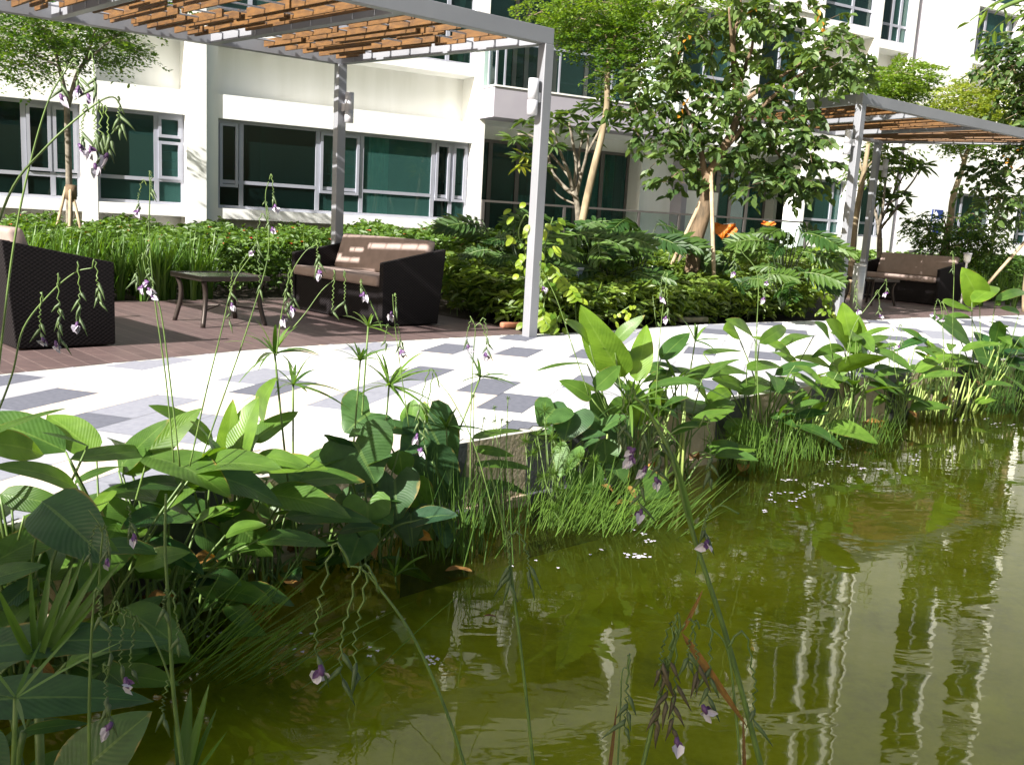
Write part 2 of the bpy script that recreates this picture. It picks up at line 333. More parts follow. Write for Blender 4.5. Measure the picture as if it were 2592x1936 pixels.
def addtile(u0,u1,v0,v1,mi):
    g=.006; cs=[A0+av*(u0+g)+bv*(v0+g/2),A0+av*(u1-g)+bv*(v0+g/2),A0+av*(u1-g)+bv*(v1-g/2),A0+av*(u0+g)+bv*(v1-g/2)]
    ins=[inpoly(c[0],c[1],PPs) for c in cs]
    if not any(ins): return
    if all(ins): m.add([(*c,.004) for c in cs],[[0,1,2,3]],mi); return
    # cut tile: fine grid cells kept when inside
    k=6
    for i in range(k):
        for j in range(k):
            q=[A0+av*(u0+g+(u1-u0-2*g)*(i+di)/k)+bv*(v0+(v1-v0)*(j+dj)/k) for di,dj in((0,0),(1,0),(1,1),(0,1))]
            if all(inpoly(c[0],c[1],PPs) for c in q): m.add([(*c,.004) for c in q],[[0,1,2,3]],mi)
for i in range(-40,52):
    iv=sorted(dark.get(i,[]))
    off=tr.choice([0,.25,.5,.75])
    cur=-34+off; seq=[]
    for a,b in iv+[(52,52)]:
        n=max(1,round(a-cur)); st=(a-cur)/n
        for k in range(n): seq.append((cur+k*st,cur+(k+1)*st,None))
        if b>a: seq.append((a,b,3))
        cur=b
    for a,b,t in seq:
        if t is None:
            c=A0+av*(i+.5)+bv*((a+b)/2)
            if c[0]<-14 or c[0]>24 or c[1]<-8: continue
            near=(-10<i<-1 and a<3.0)
            x=tr.random()
            if near: t=0 if x<.40 else 4 if x<.62 else 1 if x<.80 else 2
            else: t=0 if x<.56 else 1 if x<.84 else 2 if x<.93 else (3 if (c[0]>3 or c[0]<-3.2) else 1)
            if 6<c[0] and x>.82: t=3
        addtile(i,i+1,a,b,t)
tag(m.build('path',tcol),kind='structure')
# decks
def deckmat():
    mm,n,b=nodes('deck_planks'); L=n.links.new; b.inputs['Roughness'].default_value=.62
    tc=n.nodes.new('ShaderNodeTexCoord'); mp=n.nodes.new('ShaderNodeMapping'); mp.inputs['Rotation'].default_value=(0,0,R(47))
    L(tc.outputs['Object'],mp.inputs[0])
    br=n.nodes.new('ShaderNodeTexBrick'); br.inputs['Scale'].default_value=1; br.inputs['Brick Width'].default_value=1.1; br.inputs['Row Height'].default_value=.145
    br.inputs['Mortar Size'].default_value=.0035; br.inputs['Mortar Smooth'].default_value=.1; br.offset=.37
    br.inputs[1].default_value=(.125,.084,.082,1); br.inputs[2].default_value=(.095,.064,.063,1); br.inputs[3].default_value=(.22,.16,.15,1)
    L(mp.outputs[0],br.inputs[0])
    nz=n.nodes.new('ShaderNodeTexNoise'); nz.inputs['Scale'].default_value=6; nz.inputs['Detail'].default_value=8
    mp2=n.nodes.new('ShaderNodeMapping'); mp2.inputs['Rotation'].default_value=(0,0,R(47)); mp2.inputs['Scale'].default_value=(1,9,1); L(tc.outputs['Object'],mp2.inputs[0]); L(mp2.outputs[0],nz.inputs[0])
    rr=n.nodes.new('ShaderNodeValToRGB'); rr.color_ramp.elements[0].position=.3; rr.color_ramp.elements[0].color=(.6,.6,.62,1); rr.color_ramp.elements[1].position=.7; rr.color_ramp.elements[1].color=(1.25,1.2,1.15,1); L(nz.outputs[0],rr.inputs[0])
    mx=n.nodes.new('ShaderNodeMix'); mx.data_type='RGBA'; mx.blend_type='MULTIPLY'; mx.inputs[0].default_value=1; L(br.outputs[0],mx.inputs[6]); L(rr.outputs[0],mx.inputs[7]); L(mx.outputs[2],b.inputs['Base Color'])
    bp=n.nodes.new('ShaderNodeBump'); bp.inputs['Strength'].default_value=.3; bp.inputs['Distance'].default_value=.004; L(br.outputs['Fac'],bp.inputs['Height']); bp.invert=True; L(bp.outputs[0],b.inputs['Normal'])
    return mm
deckm=deckmat()
m=MB(); strip(m,DECK,[(-14,3),(-10,6.5),(-6.2,9.3),(-4.55,10.4),(-3.75,11.2),(-2.9,12.0),(-2.2,12.4),(-1.2,11.3),(-.35,10.4),(.14,9.72)],.002)
tag(m.build('deck',deckm),kind='structure')
m=MB(); strip(m,DECK2,[(4.75,13.9),(5.6,16.5),(6.7,19.6),(8.0,21.2),(9.6,20.6),(11.5,20.8),(17,23.5),(24,27)],.002)
tag(m.build('deck',deckm),kind='structure')
# soil of the planting beds behind
m=MB(); m.add([(-30,-10,-.03),(60,-10,-.03),(60,70,-.03),(-30,70,-.03)],[[0,1,2,3]])
# cut: only behind the pond edge -> two sheets
m=MB(); strip(m,EDGE,[(-30,20),(-20,30),(-10,38),(0,45),(10,50),(20,55),(30,58),(45,50)],-.05)
tag(m.build('planting_bed_soil',soil),kind='structure')
# pond wall: facing panels alternately sand render and slate
sand=mat('sand_render',(.52,.42,.31),(.46,.36,.27),20,.9,.9,45,dist=.012); slatew=mat('slate_facing',(.085,.085,.10),(.06,.06,.07),20,.7,.2,60)
m=MB(); P=smoothpath([(*p,0) for p in EDGE],8)[:,:2]
d=np.concatenate([[0],np.cumsum(np.linalg.norm(np.diff(P,axis=0),axis=1))])
t0=np.interp(.02,P[:,0],d) # panel joint near x=.02
step=.30; tt=np.arange(0,d[-1],step/2); Q=np.stack([np.interp(tt,d,P[:,k]) for k in range(2)],1)
for i in range(len(Q)-1):
    a,b=Q[i],Q[i+1]; dd=unit(b-a); nn=np.array([dd[1],-dd[0]])
    s_=tt[i]-t0; k=int(math.floor(s_/.45)); mi=1 if k%3==1 else 0
    if -.48<s_<0: mi=0
    if 0<=s_<.45: mi=1
    for z0,z1,o in((-.9,-.355,.05),(-.355,-.0,.0)):
        m.add([(*(a+nn*o),z0),(*(b+nn*o),z0),(*(b+nn*o),z1),(*(a+nn*o),z1)],[[0,1,2,3]],mi)
    m.add([(*a,-.355),(*b,-.355),(*(b+nn*.05),-.355),(*(a+nn*.05),-.355)],[[3,2,1,0]],mi)
tag(m.build('pond_wall',[sand,slatew]),'low curving pond wall faced in sand render and slate panels','wall')
# pond bottom and water
def bottommat():
    mm,n,b=nodes('algae_bottom'); L=n.links.new; b.inputs['Roughness'].default_value=.9
    tc=n.nodes.new('ShaderNodeTexCoord'); nz=n.nodes.new('ShaderNodeTexNoise'); nz.inputs['Scale'].default_value=1.3; nz.inputs['Detail'].default_value=12; nz.inputs['Roughness'].default_value=.78
    L(tc.outputs['Object'],nz.inputs[0]); r=n.nodes.new('ShaderNodeValToRGB'); e=r.color_ramp.elements
    e[0].position=.28; e[0].color=(.17,.19,.009,1); e[1].position=.75; e[1].color=(.66,.64,.12,1); k=e.new(.5); k.color=(.45,.47,.025,1)
    L(nz.outputs[0],r.inputs[0]); L(r.outputs[0],b.inputs['Base Color']); return mm
m=MB(); m.add([(-14,-14,-.72),(40,-14,-.72),(40,22,-.72),(-14,22,-.72)],[[0,1,2,3]])
tag(m.build('pond_floor',bottommat()),kind='structure')
def watermat():
    mm,n,b=nodes('pond_water'); L=n.links.new
    out=[q for q in n.nodes if q.type=='OUTPUT_MATERIAL'][0]; n.nodes.remove(b)
    t=n.nodes.new('ShaderNodeBsdfTransparent'); t.inputs[0].default_value=(.86,.87,.42,1)
    dfz=n.nodes.new('ShaderNodeBsdfDiffuse'); dfz.inputs[0].default_value=(.085,.10,.012,1)
    g=n.nodes.new('ShaderNodeBsdfGlossy'); g.inputs['Roughness'].default_value=.015; g.inputs[0].default_value=(1,1,.92,1)
    tc=n.nodes.new('ShaderNodeTexCoord'); mp=n.nodes.new('ShaderNodeMapping'); mp.inputs['Scale'].default_value=(1.6,3.0,1); mp.inputs['Rotation'].default_value=(0,0,R(6)); L(tc.outputs['Object'],mp.inputs[0])
    n1=n.nodes.new('ShaderNodeTexNoise'); n1.inputs['Scale'].default_value=1.15; n1.inputs['Detail'].default_value=3; n1.inputs['Distortion'].default_value=.6; L(mp.outputs[0],n1.inputs[0])
    n2=n.nodes.new('ShaderNodeTexNoise'); n2.inputs['Scale'].default_value=5; n2.inputs['Detail'].default_value=2; L(mp.outputs[0],n2.inputs[0])
    ad=n.nodes.new('ShaderNodeMath'); ad.operation='MULTIPLY_ADD'; ad.inputs[1].default_value=.12; L(n2.outputs[0],ad.inputs[0]); L(n1.outputs[0],ad.inputs[2])
    bp=n.nodes.new('ShaderNodeBump'); bp.inputs['Strength'].default_value=.075; bp.inputs['Distance'].default_value=.03; L(ad.outputs[0],bp.inputs['Height']); L(bp.outputs[0],g.inputs['Normal'])
    fr=n.nodes.new('ShaderNodeFresnel'); fr.inputs[0].default_value=1.27; L(bp.outputs[0],fr.inputs['Normal'])
    m0=n.nodes.new('ShaderNodeMixShader'); m0.inputs[0].default_value=.12; L(t.outputs[0],m0.inputs[1]); L(dfz.outputs[0],m0.inputs[2])
    ms=n.nodes.new('ShaderNodeMixShader'); L(fr.outputs[0],ms.inputs[0]); L(m0.outputs[0],ms.inputs[1]); L(g.outputs[0],ms.inputs[2]); L(ms.outputs[0],out.inputs[0])
    return mm
m=MB(); pe=[(x,y,WZ) for x,y in [tuple(q[:2]) for q in smoothpath([(*p,0) for p in EDGE],4)]]
ctr=[(14,-14,WZ),(40,-14,WZ),(40,18,WZ)]
m.add([(-14,-14,WZ),(40,-14,WZ),(40,22,WZ),(-14,22,WZ)],[[0,1,2,3]])
tag(m.build('water',watermat()),kind='structure')
#BUILDING
fa=R(29); U=np.array([math.cos(fa),math.sin(fa),0]); NN=np.array([math.sin(fa),-math.cos(fa),0])
_A=at(1191,458,18.8); FA=np.array([_A[0],_A[1],0])
def fp(s,d,z): return FA+s*U+d*NN+np.array([0,0,z])
def fs(x,y,d=0.):
    rr=ray(x,y); p0=FA+d*NN; t=((p0-np.array([0,0,CAMZ]))@NN)/(rr@NN); P=np.array([0,0,CAMZ])+rr*t; return float((P-p0)@U),float(P[2])
def fbox(mb,s0,s1,d0,d1,z0,z1,mi=0):
    mb.boxa(fp((s0+s1)/2,(d0+d1)/2,(z0+z1)/2),U*(s1-s0)/2,NN*(d1-d0)/2,np.array([0,0,(z1-z0)/2]),mi)
bld=thing('apartment_building','long white rendered apartment block with teal windows behind the garden','building',FA)
wall=MB(); rooms=MB()
nwin=[0]
def window(s0,s1,z0,z1,mull,trans=None,d=-.14,name='window',fm=None,sub=(),bars=(),fwid=.055,tones=None):
    fr=MB(); pn=MB(); t=.05; fm=fm or alum
    fbox(fr,s0,s1,d-t,d,z1-fwid,z1-.002); fbox(fr,s0,s1,d-t,d,z0+.002,z0+fwid)
    for a in (s0,s1-fwid): fbox(fr,a,a+fwid,d-t,d-.002,z0+fwid,z1-fwid)
    for a in mull: fbox(fr,a-fwid*.7,a+fwid*.7,d-t,d+.004,z0+fwid,z1-fwid)
    if trans: fbox(fr,s0+fwid,s1-fwid,d-t,d+.002,trans-.03,trans+.03)
    for (a,b,c,e) in sub:          # opening casements with their own thicker sash
        for q in((a,a+.05,c,e),(b-.05,b,c,e),(a+.05,b-.05,c,c+.05),(a+.05,b-.05,e-.05,e)): fbox(fr,q[0],q[1],d-.02,d+.03,q[2],q[3])
    for (a,b,c,e,n) in bars:
        for i in range(n): 
            zz=c+(e-c)*i/(n-1); fbox(fr,a,b,d-.16,d-.145,zz-.008,zz+.008)
    f=fr.build(name,fm,bld)
    ed=[s0+.02]+list(mull)+[s1-.02]; nwin[0]+=1; wr=random.Random(nwin[0]*7)
    for i in range(len(ed)-1):
        a,b=ed[i],ed[i+1]; k=tones[i] if tones else wr.choice([0,0,1]) if b-a>.6 else wr.choice([0,1,2])
        pn.add([fp(a,d-.025,z0+.02),fp(b,d-.025,z0+.02),fp(b,d-.025,z1-.02),fp(a,d-.025,z1-.02)],[[0,1,2,3]],k)
    pn.build('pane',[glass,glassd,glassb],f)
    return f
def column(s0,s1,cells,dp=0.):
    for c in cells:
        z0,z1,k=c[:3]
        if k=='W': fbox(wall,s0,s1,-.6,dp+(c[3] if len(c)>3 else 0),z0,z1,c[4] if len(c)>4 else 0)
        elif k=='R': fbox(wall,s0,s1,-.9,-.55,z0,z1)
TOP=21.
sX=lambda x,y: fs(x,y)[0]
# piers, full height
for a,b,dp in((-11.9,-11.3,0),(-7.02,-6.78,0),(-4.0-1.07,-4.86,0),(0,.26,0),(9.0,9.1,0),(10.86,11.06,0),(12.16,12.3,.0),(16.40,17.45,0),(19.2,20.2,0)):
    fbox(wall,a,b,-.6,dp,-.2,TOP)
fbox(wall,-5.4,-5.07,-.6,.09,-.2,TOP)
fbox(wall,12.52,14.64,-.6,.0,-.2,TOP); fbox(wall,12.3,12.52,-.6,-.06,-.2,TOP,1)  # narrow grey strip paints shade onto the white wall's left edge
fbox(wall,-13.5,-11.9,-.6,0,-.2,TOP)
for a,b in((-11.3,-7.02),(-6.78,-5.4),(-4.86,0)):
    column(a,b,[(-.2,.92,'R'),(.92,1.10,'W'),(2.62,3.02,'W'),(3.02,3.88,'R'),(3.88,4.08,'W'),(5.62,6.02,'W'),(6.02,6.9,'R'),(6.9,7.1,'W'),(8.6,10.1,'W')],-.004)
# left block windows
def mm_(xs,y): return [sX(x,y) for x in xs]
window(-11.3,-7.02,1.10,2.62,[-9.9,sX(62,400),sX(134,400)],fs(30,436)[1],sub=[(sX(70,400),sX(132,400),fs(100,432)[1],2.56),(sX(137,400),-7.07,fs(100,432)[1],2.56)],bars=[(sX(74,400),-7.1,1.5,2.0,4)],tones=[1,1,1,0])
window(-6.78,-5.4,1.10,2.62,[sX(399,400)],fs(320,449)[1],sub=[(sX(404,400),-5.45,fs(400,452)[1],2.16),(sX(404,400),-5.45,2.22,2.57)],bars=[(sX(405,400),-5.46,1.55,2.0,4)],tones=[0,2])
window(-4.86,0.,1.10,2.62,[sX(615,400),sX(810,400),sX(922,400),sX(1103,440),sX(1149,440)],fs(700,468)[1],
       sub=[(-4.81,sX(607,400),1.47,2.56),(sX(816,400),sX(915,400),1.47,2.56),(sX(1109,440),sX(1145,440),1.47,2.56),(sX(1153,440),-.05,1.47,2.56)],
       bars=[(-4.8,sX(607,400),1.5,2.0,4),(sX(816,400),sX(915,400),1.5,2.0,4),(sX(1109,440),-.06,1.5,2.0,4)],tones=[1,1,0,2,1,0,2])
for a,b,ml in((-11.3,-7.02,[-10,-8.6]),(-6.78,-5.4,[-5.85]),(-4.86,0.,[-4.3,-2.6,-1.8,-.55])):
    window(a,b,4.08,5.62,ml,4.45)
# middle block: recessed terrace with sliding doors
D1=-1.3
e1=fs(1592,389,D1)[0]; ztop=fs(1400,370,D1)[1]
fbox(wall,.26,9.0,D1-.2,D1,ztop,3.13)              # wall above the doors
fbox(wall,.26,9.0,D1-.2,-.0,3.13,3.66)             # slab
fbox(wall,e1,fs(1612,400,-.9)[0]+.05,D1-.2,-.75,.25,3.13)
a2=fs(1700,430,-.9)[0]
fbox(wall,fs(1612,400,-.9)[0]+.05,a2,D1-.2,-.85,.25,3.13)
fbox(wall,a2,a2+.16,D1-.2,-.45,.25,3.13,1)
w0,w1=fs(1738,440,D1)[0],fs(1816,440,D1)[0]; zz=fs(1780,486,D1)[1]
fbox(wall,a2+.16,w0,D1-.2,D1+.1,.25,ztop); fbox(wall,w0,w1,D1-.2,D1+.1,.25,zz)
d2a,d2b=w1,fs(1941,440,D1)[0]
fbox(wall,d2b,9.0,D1-.2,D1+.25,.25,3.13)
fbox(wall,.1,9.1,D1-1,.35,-.3,.25)                 # terrace plinth
window(.0,e1,.27,ztop,[fs(q,440,D1)[0] for q in(1236,1306,1456,1520)],None,d=D1+.06,name='sliding_door',fm=brownal,fwid=.07)
window(d2a,d2b,.27,ztop,[fs(q,440,D1)[0] for q in(1850,1893)],None,d=D1+.06,name='sliding_door',fm=brownal,fwid=.07)
window(w0,w1,zz,ztop,[],None,d=D1+.06,fm=brownal)
# first floor of the middle block
z1f=3.66
fbox(wall,.26,9.0,D1-.2,.0,6.35,6.9)
window(.0,4.4,z1f,6.35,[fs(q,150,D1)[0] for q in(1300,1330,1403,1483,1530)],None,d=D1+.06,name='sliding_door',fm=brownal,fwid=.07)
fbox(wall,4.4,5.0,-.9,.0,z1f,6.35)
for a,b in((5.0,6.6),(7.3,8.7)): window(a,b,4.2,6.0,[(a+b)/2],4.6,d=-.2)
fbox(wall,5.0,9.0,-.6,-.05,z1f,4.2); fbox(wall,5.0,9.0,-.6,-.05,6.0,6.35); fbox(wall,6.6,7.3,-.6,-.05,4.2,6.0); fbox(wall,8.7,9.0,-.6,-.05,4.2,6.0)
window(.26,4.4,6.95,9.3,[1.2,2.2,3.2],None,d=D1+.06,name='sliding_door',fm=brownal,fwid=.07)
fbox(wall,4.4,5.0,-.6,-.05,6.9,10.1); fbox(wall,.26,4.4,D1-.2,-.05,9.3,10.1)
# balcony box in grey render, glass balustrade
bal=MB(); fbox(bal,.12,4.3,.0,.62,3.10,3.66); 
b_=bal.build('balcony',grey_render,bld); cp=MB(); fbox(cp,.10,4.32,.0,.64,3.66,3.69); cp.build('coping',white,b_)
rl=MB(); fbox(rl,.16,4.3,.52,.57,4.49,4.53); fbox(rl,.16,.21,.0,.52,4.49,4.53)
for q in(.16,.34,1.55,2.8,4.2): fbox(rl,q,q+.035,.525,.56,3.69,4.49)
fbox(rl,.165,.2,.2,.24,3.69,4.49)
r_=rl.build('balustrade',alum,bld); gl=MB(); gl.add([fp(.2,.545,3.72),fp(4.3,.545,3.72),fp(4.3,.545,4.49),fp(.2,.545,4.49)],[[0,1,2,3]]); gl.add([fp(.18,0,3.72),fp(.18,.52,3.72),fp(.18,.52,4.49),fp(.18,0,4.49)],[[0,1,2,3]]); gl.build('glass_panel',railglass,r_)
# terrace balustrade at ground level
rl=MB(); fbox(rl,.12,9.0,.28,.32,1.50,1.54)
for q in(.12,2.0,3.9,5.0,6.9,8.9): fbox(rl,q,q+.06,.28,.32,.25,1.50)
r_=rl.build('balustrade',brownal,bld); gl=MB(); gl.add([fp(.2,.3,.32),fp(8.9,.3,.32),fp(8.9,.3,1.5),fp(.2,.3,1.5)],[[0,1,2,3]]); gl.build('glass_panel',railglass,r_)
# right block
column(9.1,10.86,[(-.2,1.05,'W'),(1.05,1.27,'W',.0),(2.6,3.3,'W'),(3.3,6.1,'R'),(6.1,6.3,'W')],-.004)
fbox(wall,10.5,10.86,-.6,-.008,1.27,2.6)
column(11.06,12.16,[(-.2,1.27,'W'),(2.57,3.3,'W'),(3.3,5.9,'R'),(5.9,6.1,'W')],-.004)
column(14.64,16.40,[(-.2,1.3,'W'),(2.6,3.6,'W'),(3.6,5.98,'R'),(5.98,6.15,'W')],-.004)
column(17.45,19.2,[(-.2,1.3,'W'),(2.6,3.6,'W'),(3.6,5.98,'R'),(5.98,6.15,'W')],-.004)
fbox(wall,20.2,34,-.6,-.0,-.2,TOP)
window(9.1,10.5,1.27,2.6,[10.15],1.62,bars=[(10.2,10.45,1.7,2.1,3)]); window(11.06,12.16,1.27,2.57,[11.6,11.85],1.62)
window(9.1,10.86,6.3,8.2,[10.15],6.72,bars=[(10.2,10.8,6.8,7.3,4)]); window(11.06,12.16,6.1,8.2,[11.55,11.85],6.52,bars=[(11.9,12.1,6.6,7.2,4)])
window(14.64,16.40,1.3,2.6,[14.9,15.15],1.62); window(14.64,16.40,6.15,7.42,[14.9,15.15,16.1],6.5)
window(17.45,19.2,1.3,2.6,[17.8,18.2],1.62); window(17.45,19.2,6.15,7.42,[17.8],6.5)
fbox(wall,-13.5,34,-.6,.25,TOP,TOP+.4)
for a,b in((-11.3,-7.02),(-6.78,-5.4),(-4.86,0),(.26,4.4),(5.,9.),(9.1,10.86),(11.06,12.16),(14.64,16.4),(17.45,19.2)):
    for z in((8.2,11.3,14.4,17.5,20.6) if 9<a<12.5 else (7.42,10.5,13.6,16.7,19.8) if a>14 else (6.9,10.1,13.2,16.3,19.4) if a==5. else (10.1,13.2,16.3,19.4)):
        fbox(wall,a,b,-.6,-.004,z,z+.2)
        hh=2.8 if 0<a<17 else 1.9
        if z<18.3: window(a,b,z+.2,z+hh,[(a+b)/2],z+.7); fbox(wall,a,b,-.6,-.004,z+hh,z+hh+.3); fbox(wall,a,b,-.9,-.55,z+hh+.3,z+3.1)
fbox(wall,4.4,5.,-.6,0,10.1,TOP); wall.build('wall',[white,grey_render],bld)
# rooms behind the glass
for z in(.2,3.15,6.3,9.4): fbox(rooms,-13.5,34,-5.5,-1.6 if z!=.2 else -.62,z,z+.12)
for z in(3.15,6.3): fbox(rooms,-13.5,0,-1.6,-.92,z,z+.12); fbox(rooms,9.1,34,-1.6,-.92,z,z+.12)
fbox(rooms,-13.5,34,-5.6,-5.5,0,TOP)
for s_ in(-11.3,-6.9,-5.0,.1,4.4,5.9,9.05,10.95,12.3,14.55,17.0,19.6): fbox(rooms,s_-.06,s_+.06,-5.5,-.95 if s_ in(-11.3,-6.9,-5.0,10.95,12.3,14.55,17.0,19.6,.1,9.05) else -1.55,.32,TOP)
fbox(rooms,-3.6,-3.5,-3.5,-2.2,.32,3.1); fbox(rooms,-1.2,-.3,-5.5,-4.6,.32,2.5)
rooms.build('room_partition',room,bld)
# curtains, pale, drawn beside some panes
curtm=mat('curtain_cloth',(.62,.72,.68),(.55,.66,.62),8,.9)
for s0,s1,z0,z1,d in((-1.95,-1.55,1.12,2.6,-.5),(-.32,-.06,1.12,2.6,-.5),(-7.4,-7.1,1.12,2.6,-.5),(3.0,e1-.1,.3,ztop,D1-.4),(10.3,10.48,1.3,2.6,-.5),(15.35,16.35,1.3,2.6,-.45),(15.35,16.35,6.2,7.4,-.45),(10.4,10.82,6.3,8.2,-.5),(11.9,12.12,6.1,8.2,-.5),(1.9,2.5,.3,1.75,D1-.5)):
    cu=MB(); n=max(6,int((s1-s0)/.035)); V=[]
    for i in range(n+1):
        ss=s0+(s1-s0)*i/n; dd=d+.02*math.sin(i*1.9)
        V+= [fp(ss,dd,z0),fp(ss,dd,z1)]
    cu.add(V,[[2*i,2*i+2,2*i+3,2*i+1] for i in range(n)]); cu.build('curtain',curtm,bld)
#PERGOLA
def pergola(name,label,fr,bk,posts,z0,nb,dens,seed):
    """fr/bk: node points (x,y) of the front and back beams, in order; z0: underside"""
    r2=random.Random(seed)
    t=thing(name,label,'pergola',(*posts[0],0)); H=.15; W=.10
    fr=[np.array([*p,z0]) for p in fr]; bk=[np.array([*p,z0]) for p in bk]; up_=np.array([0,0,1.])
    for p in posts:
        m=MB(); u=unit(fr[1]-fr[0]); v=np.array([-u[1],u[0],0])
        m.boxa((p[0],p[1],z0/2),u*.055,v*.055,(0,0,z0/2)); bevel(m.build('post',steel,t),.006)
    for L_ in(fr,bk):
        m=MB(); e=unit(L_[-1]-L_[0])*.05; m.bar(L_[0]-e+up_*H/2,L_[-1]+e+up_*H/2,W,H); bevel(m.build('beam',steel,t),.005)
    for i in range(nb+1):
        d=unit(bk[i]-fr[i]); m=MB(); m.bar(fr[i]+d*.05+up_*(H/2-.002),bk[i]-d*.05+up_*(H/2-.002),W-.01,H-.01); bevel(m.build('cross_beam',steel,t),.004)
    for i in range(nb):
        rods=MB(); sl=MB()
        a0,a1,b0,b1=fr[i],fr[i+1],bk[i],bk[i+1]; wid=np.linalg.norm(b0-a0); nr=int(round(wid/.30))
        ul=unit(a1-a0); zr=.085
        for j in range(1,nr):
            f=j/nr; p=a0+(b0-a0)*f; q=a1+(b1-a1)*f; e=unit(q-p)
            p2=p+e*.055;q2=q-e*.055
            rods.tube([p2+up_*.01,p2+up_*zr,q2+up_*zr,q2+up_*.01],.0085,6)
        rods.build('rod',rodm,t)
        ln=np.linalg.norm(a1-a0); ns=int(ln/.105)
        for k in range(1,ns):
            f=(k+.3*r2.uniform(-1,1))/ns; p=a0+(a1-a0)*f; q=b0+(b1-b0)*f; s_=r2.uniform(0,.10)
            while s_<.97:
                L_=r2.choice([.14,.22,.30,.4,.55,.7]) if dens<.7 else r2.choice([.3,.5,.8])
                e=min(.975,s_+L_)
                if r2.random()<dens and e-s_>.08:
                    sl.bar(p+(q-p)*max(.02,s_)+up_*(zr+.0),p+(q-p)*e+up_*(zr+.0),.022,.078,tint=r2.random())
                s_=e+ (r2.uniform(.0,.10) if dens<.7 else .004)
        sl.build('slat',wood,t)
    return t
C1=np.array([.15,9.36]); C2=np.array([-2.2,11.28])
uf=np.array([-.773,-.635]); ub=np.array([-.813,-.582])
pg1=pergola('pergola','larger grey steel pergola with orange timber slats over the near wicker sofas',[C1+uf*k for k in(0,1.62,3.2,4.8,6.4)],[C2+ub*k for k in(0,1.5,3.04,4.55,6.1)],[C1,C2],2.83,4,.66,5)
c3=np.array([4.72,13.68]); u37=unit([.794,.607]); u121=np.array([-.515,.857])
pg2=pergola('pergola','smaller grey steel pergola at the right, its slats almost closed, over the far sofa',[c3+u37*k for k in(0,1.66,3.45,6.2)],[c3+u121*2.73+u37*k for k in(0,1.52,3.04,4.56)],[c3,c3+u121*2.73+u37*4.5],3.05,3,.80,9)
# wall lamps on the posts
def lamp(P,dirv,label):
    t=thing('post_lamp',label,'lamp',P,group='cylinder lamps on the pergola posts')
    m=MB(); m.tube([np.array(P)+[0,0,-.17],np.array(P)+[0,0,-.03]],.052,20); m.tube([np.array(P)+[0,0,-.026],np.array(P)+[0,0,.17]],.052,20)
    m.tube([np.array(P)+[0,0,-.031],np.array(P)+[0,0,-.025]],.049,20)
    m.build('lamp_body',lampm,t)
    m=MB(); d=np.array([*dirv,0]); m.bar(np.array(P)+d*.045,np.array(P)+d*.125,.06,.09); m.build('bracket',lampm,t)
p=at(1349,246,9.28); p4=np.array([*(c3+u121*2.73+u37*4.5),0])
lamp(p,unit(C1-p[:2]),'grey cylinder lamp on the left side of the nearest pergola post')
p=at(884,273,11.22); lamp(p,unit(C2-p[:2]),'pale cylinder lamp on the pergola post behind the brown-cushioned sofa')
p=at(2146,360,13.6); lamp(p,unit(c3-p[:2]),'shaded cylinder lamp on the front post of the right-hand pergola')
p=at(2240,426,p4[1]); lamp(p,unit(p4[:2]-p[:2]),'small pale cylinder lamp on the back post of the right-hand pergola')
#FURNITURE
def sofa():
    t=thing('wicker_sofa','', 'sofa',world=False)
    for sx in(-1,1):
        m=MB(); x0,x1=(sx*.94,sx*.87); 
        prof=[(0,.015),(.0,.655),(.80,.81),(.725,.015)]
        V=[(x,y,z) for x in(x0,x1) for y,z in prof]
        f=[[0,1,2,3],[7,6,5,4],[0,4,5,1],[1,5,6,2],[2,6,7,3],[3,7,4,0]]
        if sx<0: f=[q[::-1] for q in f]
        m.add(V,f); o=m.build('arm',wicker,t,local=True); bevel(o,.012,3)
    m=MB(); m.box(-.868,.868,.025,.66,.015,.40); bevel(m.build('base',wicker,t,local=True),.008)
    m=MB(); V=[(x,y,z) for x in(-.868,.868) for y,z in((.662,.02),(.662,.42),(.72,.80),(.79,.80),(.722,.02))]
    m.add(V,[[0,1,2,3,4],[9,8,7,6,5],[0,5,6,1],[1,6,7,2],[2,7,8,3],[3,8,9,4],[4,9,5,0]]); m.build('backrest',wicker,t,local=True)
    def pad(pts,wd,name):
        m=MB(); n=len(pts); V=[(x,y,z) for x in(-wd,wd) for y,z in pts]
        m.add(V,[list(range(n))[::-1],list(range(n,2*n))]+[[i,(i+1)%n,n+(i+1)%n,n+i] for i in range(n)])
        o=m.build(name,cushion,t,local=True); bevel(o,.035,4); 
        for p in o.data.polygons: p.use_smooth=True
        # piping seam
        mm=MB(); 
        for x in(-wd+.012,wd-.012): mm.tube([(x,y,z) for y,z in [( .5*(pts[0][0]+pts[1][0])-.0,.5*(pts[0][1]+pts[1][1])) ]]+[(x,y,z) for y,z in []] if False else [(x,pts[0][0]+.02,pts[0][1]),(x,pts[1][0]+.02,pts[1][1])],.004,5)
        return o
    pad([(-.03,.405),(-.03,.515),(.56,.50),(.56,.405)],.86,'seat_cushion')
    pad([(.50,.50),(.625,.90),(.735,.885),(.64,.49)],.855,'back_cushion')
    return t
S1=sofa(); S1.location=(-2.0,10.135,0); S1.rotation_euler=(0,0,R(-47.6)); tag(S1,'dark wicker sofa with brown cushions and slat shadows, nearest to the grey post','sofa','wicker sofas on the decks')
S2=dup(S1); S2.location=(7.55,18.72,0); S2.rotation_euler=(0,0,R(-57)); S2.scale=(1,1,1.06); tag(S2,'distant wicker sofa behind the steel bollard under the right pergola')
S3=dup(S1); S3.location=(-3.80,7.90,0); S3.rotation_euler=(0,0,R(135)); tag(S3,'near wicker sofa cut by the left edge, dark side panel toward the viewer')
